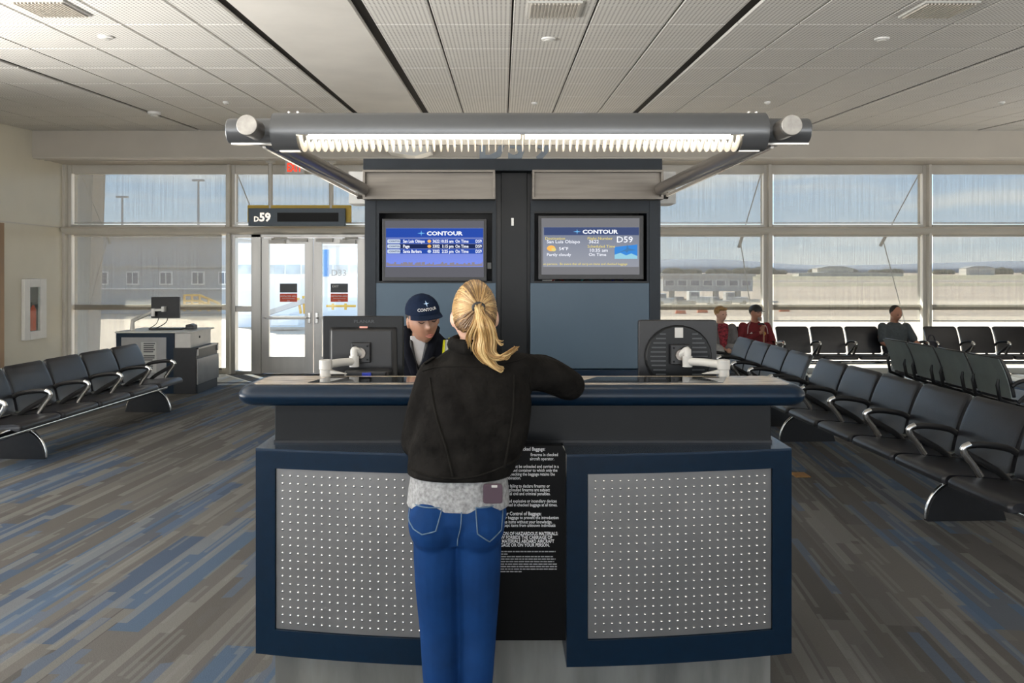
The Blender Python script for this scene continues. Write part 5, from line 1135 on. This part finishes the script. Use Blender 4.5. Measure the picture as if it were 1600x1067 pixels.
# ---- seated passengers by the window
def seated(label, x, ytop, facing, cols, hair_c, skin_m, cap_c=None, pose='lap', pitch=0, short=False, tilt=0):
    """x: place along the window row; ytop: pixel row of the crown; facing: head yaw in degrees"""
    sy = 11.40; t = thing('person', label, 'person', (x, sy, 0)); sh, tr = cols
    hz = ZZ(ytop, 11.42)-.115; c = Vector((x+tilt, 11.40, hz)); rot = Matrix.Rotation(math.radians(facing), 3, 'Z') @ Matrix.Rotation(math.radians(pitch), 3, 'X')
    zs = hz-.20; sl, sr = Vector((x-.175, sy+.05, zs)), Vector((x+.175, sy+.05, zs)); hp = Vector((x, sy+.04, .46))
    if pose == 'cane': eL, wL, eR, wR = sl+Vector((-.06, -.06, -.24)), Vector((x+.02, sy-.22, zs-.06)), sr+Vector((.07, -.05, -.24)), Vector((x+.05, sy-.22, zs-.27))
    elif pose == 'reach': eL, wL, eR, wR = sl+Vector((-.05, -.10, -.22)), Vector((x+.06, sy-.24, zs-.28)), sr+Vector((.10, -.05, -.20)), Vector((x+.33, sy-.14, zs-.29))
    else: eL, wL, eR, wR = sl+Vector((-.05, -.05, -.24)), Vector((x-.03, sy-.24, zs-.29)), sr+Vector((.05, -.05, -.24)), Vector((x+.06, sy-.24, zs-.29))
    kL, kR, aL, aR = Vector((x-.13, sy-.40, .45)), Vector((x+.13, sy-.40, .45)), Vector((x-.13, sy-.42, .08)), Vector((x+.14, sy-.44, .08))
    def lg(b, g):
        for s_, k, a in ((-1, kL, aL), (1, kR, aR)): b.limb([hp+Vector((s_*.09, 0, .0)), k, a], [.075+g, .056+g, .036+g])
    b = Body(); add_head(b, c, rot, .98, False); b.limb([Vector((x, sy+.05, zs+.02)), c+rot @ Vector((0, .02, -.05))], [.058, .054]); b.torso([(hp, .15, .10), (Vector((x, sy+.05, (zs+.46)/2)), .14, .10), (Vector((x, sy+.05, zs)), .16, .085), (Vector((x, sy+.05, zs+.05)), .07, .05)])
    lg(b, -.006); b.limb([sl, eL, wL], [.045, .038, .026]); b.limb([sr, eR, wR], [.045, .038, .026])
    if pose == 'cane': add_hand(b, wL, (.1, -.3, .9), (0, 1, 0), .9, 1, .9); add_hand(b, wR, (-.7, -.5, 0), (0, 0, 1), .9, 1, .5)
    else: add_hand(b, wL, (.5, -.7, -.1), (0, 0, 1), .9, 1, .5); add_hand(b, wR, (-.4, -.8, -.1) if pose != 'reach' else (.7, -.6, -.2), (0, 0, 1), .9, -1, .5)
    link('body', smooth_mesh(b, .009, 2), skin_m, t)
    b = Body(); b.torso([(hp+Vector((0, 0, -.02)), .175, .125), (Vector((x, sy+.05, (zs+.46)/2)), .170, .13), (Vector((x, sy+.05, zs-.02)), .185, .11), (Vector((x, sy+.055, zs+.045)), .10, .075), (Vector((x, sy+.055, zs+.075)), .064, .062)])
    for s_, e, w in ((sl, eL, wL), (sr, eR, wR)):
        if short: b.limb([s_, s_+(e-s_)*.85], [.068, .062])
        else: b.limb([s_, e, e+(w-e)*.82], [.066, .056, .044])
    shirt = link('shirt', smooth_mesh(b, .011, 3), sh, t)
    b = Body(); lg(b, .012); b.torso([(hp+Vector((0, 0, -.05)), .16, .11), (hp+Vector((0, 0, .03)), .17, .12)]); link('trousers', smooth_mesh(b, .012, 3), tr, t)
    for a in (aL, aR): MB().loft([[a+Vector((.045*q*math.cos(2*PI*k/14), .03-.12*q*(math.sin(2*PI*k/14))-.06, z)) for k in range(14)] for z, q in ((-.079, 1), (-.05, 1.02), (-.02, .75), (.01, .5))]).build('shoe', m_black, t, smooth=60)
    mh = mat('hair_%d' % int(x*100), hair_c, .6, noise=(40, .3))
    def hp_(v): return c + rot @ (Vector(v)*.98)
    hb = Body().ball(hp_((0, .036, .036)), (.078, .080, .088), 18, 12, rot)
    if hair_c[0] > .2: hb.ball(hp_((0, .034, .040)), (.092, .092, .086), 18, 12, rot).ball(hp_((0, -.050, .088)), (.066, .040, .026), 12, 8, rot)
    link('hair', smooth_mesh(hb, .009, 2), mh, t)
    for s_ in (-1, 1): MB().ball(hp_((s_*.031, -.083, .010)), (.012, .006, .006), 8, 6, rot).build('eye', m_dkhair, t)
    MB().tube([hp_((-.02, -.096, -.060)), hp_((0, -.104, -.061)), hp_((.02, -.096, -.060))], .003, 6).build('mouth', m_lip, t)
    if cap_c:
        cp = MB().loft([[hp_(cap_pt(2*PI*k/24, math.radians(v))) for k in range(24)] for v in (-4, 15, 35, 55, 72, 84)]).build('cap', cap_c, t, smooth=60)
        MB().loft([[hp_(a), hp_(b_), hp_(b_+Vector((0, 0, -.005))), hp_(a+Vector((0, 0, -.006)))] for a, b_ in br]).build('cap_peak', cap_c, cp, smooth=50)
    return t, c, zs, shirt
m_redpolo = mat('dark_red_polo', (.17, .012, .016), .8, noise=(30, .15), bump=(20, .3, .01)); m_greypolo = mat('slate_grey_polo', (.065, .078, .085), .8, noise=(30, .15), bump=(20, .3, .01)); m_blazer = mat('grey_blazer', (.16, .155, .15), .85, noise=(30, .15), bump=(20, .3, .01))
m_paleT = mat('pale_trousers', (.33, .33, .33), .85, noise=(25, .12)); m_darkT = mat('dark_trousers', (.03, .03, .04), .85, noise=(25, .12)); m_scarf = mat('patterned_red_scarf', (.22, .02, .03), .8, noise=(45, .9))
tA, cA, zA, _ = seated('seated person with short blonde hair, grey blazer and red scarf', XX(1127, 11.4), 479, 22, (m_blazer, m_paleT), (.34, .20, .075), m_skin1, pitch=6)
xA = XX(1127, 11.4)
MB().prism([(xA-.07, zA+.07), (xA+.07, zA+.07), (xA+.085, zA-.02), (xA+.05, zA-.30), (xA-.03, zA-.30), (xA-.075, zA-.02)], 11.30, 11.345, 'y').build('scarf', m_scarf, tA, bevel=.012)
xB = XX(1181, 11.4)
tB, cB, zB, shB = seated('seated person in dark red polo and black cap holding a cane', xB, 477, 24, (m_redpolo, m_paleT), (.02, .015, .012), m_skin3, cap_c=m_black, pose='cane')
MB().ball(cB+Matrix.Rotation(math.radians(24), 3, 'Z') @ Vector((0, -.080, -.078)), (.040, .020, .030), 12, 8, Matrix.Rotation(math.radians(24), 3, 'Z')).build('beard', mat('grey_beard', (.30, .25, .22), .9, noise=(60, .2)), tB, smooth=80)
MB().prism([(xB+.075, zB-.10), (xB+.10, zB-.13), (xB+.125, zB-.10), (xB+.11, zB-.07), (xB+.085, zB-.07)], 11.318, 11.335, 'y').build('chest_badge', mat('gold_badge', (.6, .33, .05), .6, noise=(40, .2)), tB)
MB().prism([(xB-.115, zB-.10), (xB-.07, zB-.10), (xB-.085, zB-.075)], 11.322, 11.335, 'y').build('chest_mark', m_ink, tB)
for s_ in (-1, 1): MB().tube(catmull([Vector((xB+s_*.085, 11.40, zB+.06)), Vector((xB+s_*.135, 11.335, zB+.0)), Vector((xB+s_*.15, 11.315, zB-.10))], 5), .006, 6).build('shoulder_piping', mat('piping_%d' % s_, (.55, .45, .45), .7, noise=(30, .1)), tB, smooth=80)
cn = thing('walking_cane', 'wooden walking cane upright between the hands of the capped man', 'cane', (xB+.03, 11.12, 0))
MB().tube([(xB+.035, 11.12, .0), (xB+.03, 11.15, zB+.03)], .011, 8).build('shaft', mat('cane_wood', (.35, .2, .12), .5, noise=(20, .2)), cn, smooth=60)
MB().tube(catmull([(xB+.03, 11.15, zB+.02), (xB+.03, 11.14, zB+.05), (xB+.0, 11.14, zB+.06), (xB-.05, 11.14, zB+.05)], 4), .013, 8).build('handle', m_black, cn, smooth=60)
tC, cC, zC, _ = seated('seated person with dark short hair in slate grey polo shirt', XX(1400, 11.4), 478, 12, (m_greypolo, m_darkT), (.02, .013, .01), m_skin3, pose='reach', pitch=18, short=True)
xC = XX(1400, 11.4)
xC += .06
hb_ = thing('handbag', 'dark bag on the seat right of the man in grey', 'bag', (xC+.40, 11.33, .39))
q = Body().torso([(Vector((xC+.42, 11.30, .395)), .13, .08), (Vector((xC+.42, 11.31, .50)), .14, .085), (Vector((xC+.42, 11.32, .585)), .09, .04)]); link('bag_body', smooth_mesh(q, .012, 2), m_darkT, hb_)
MB().tube(catmull([(xC+.36, 11.32, .57), (xC+.39, 11.32, .66), (xC+.45, 11.32, .66), (xC+.48, 11.32, .57)], 5), .010, 6).build('handle', m_darkT, hb_, smooth=80)
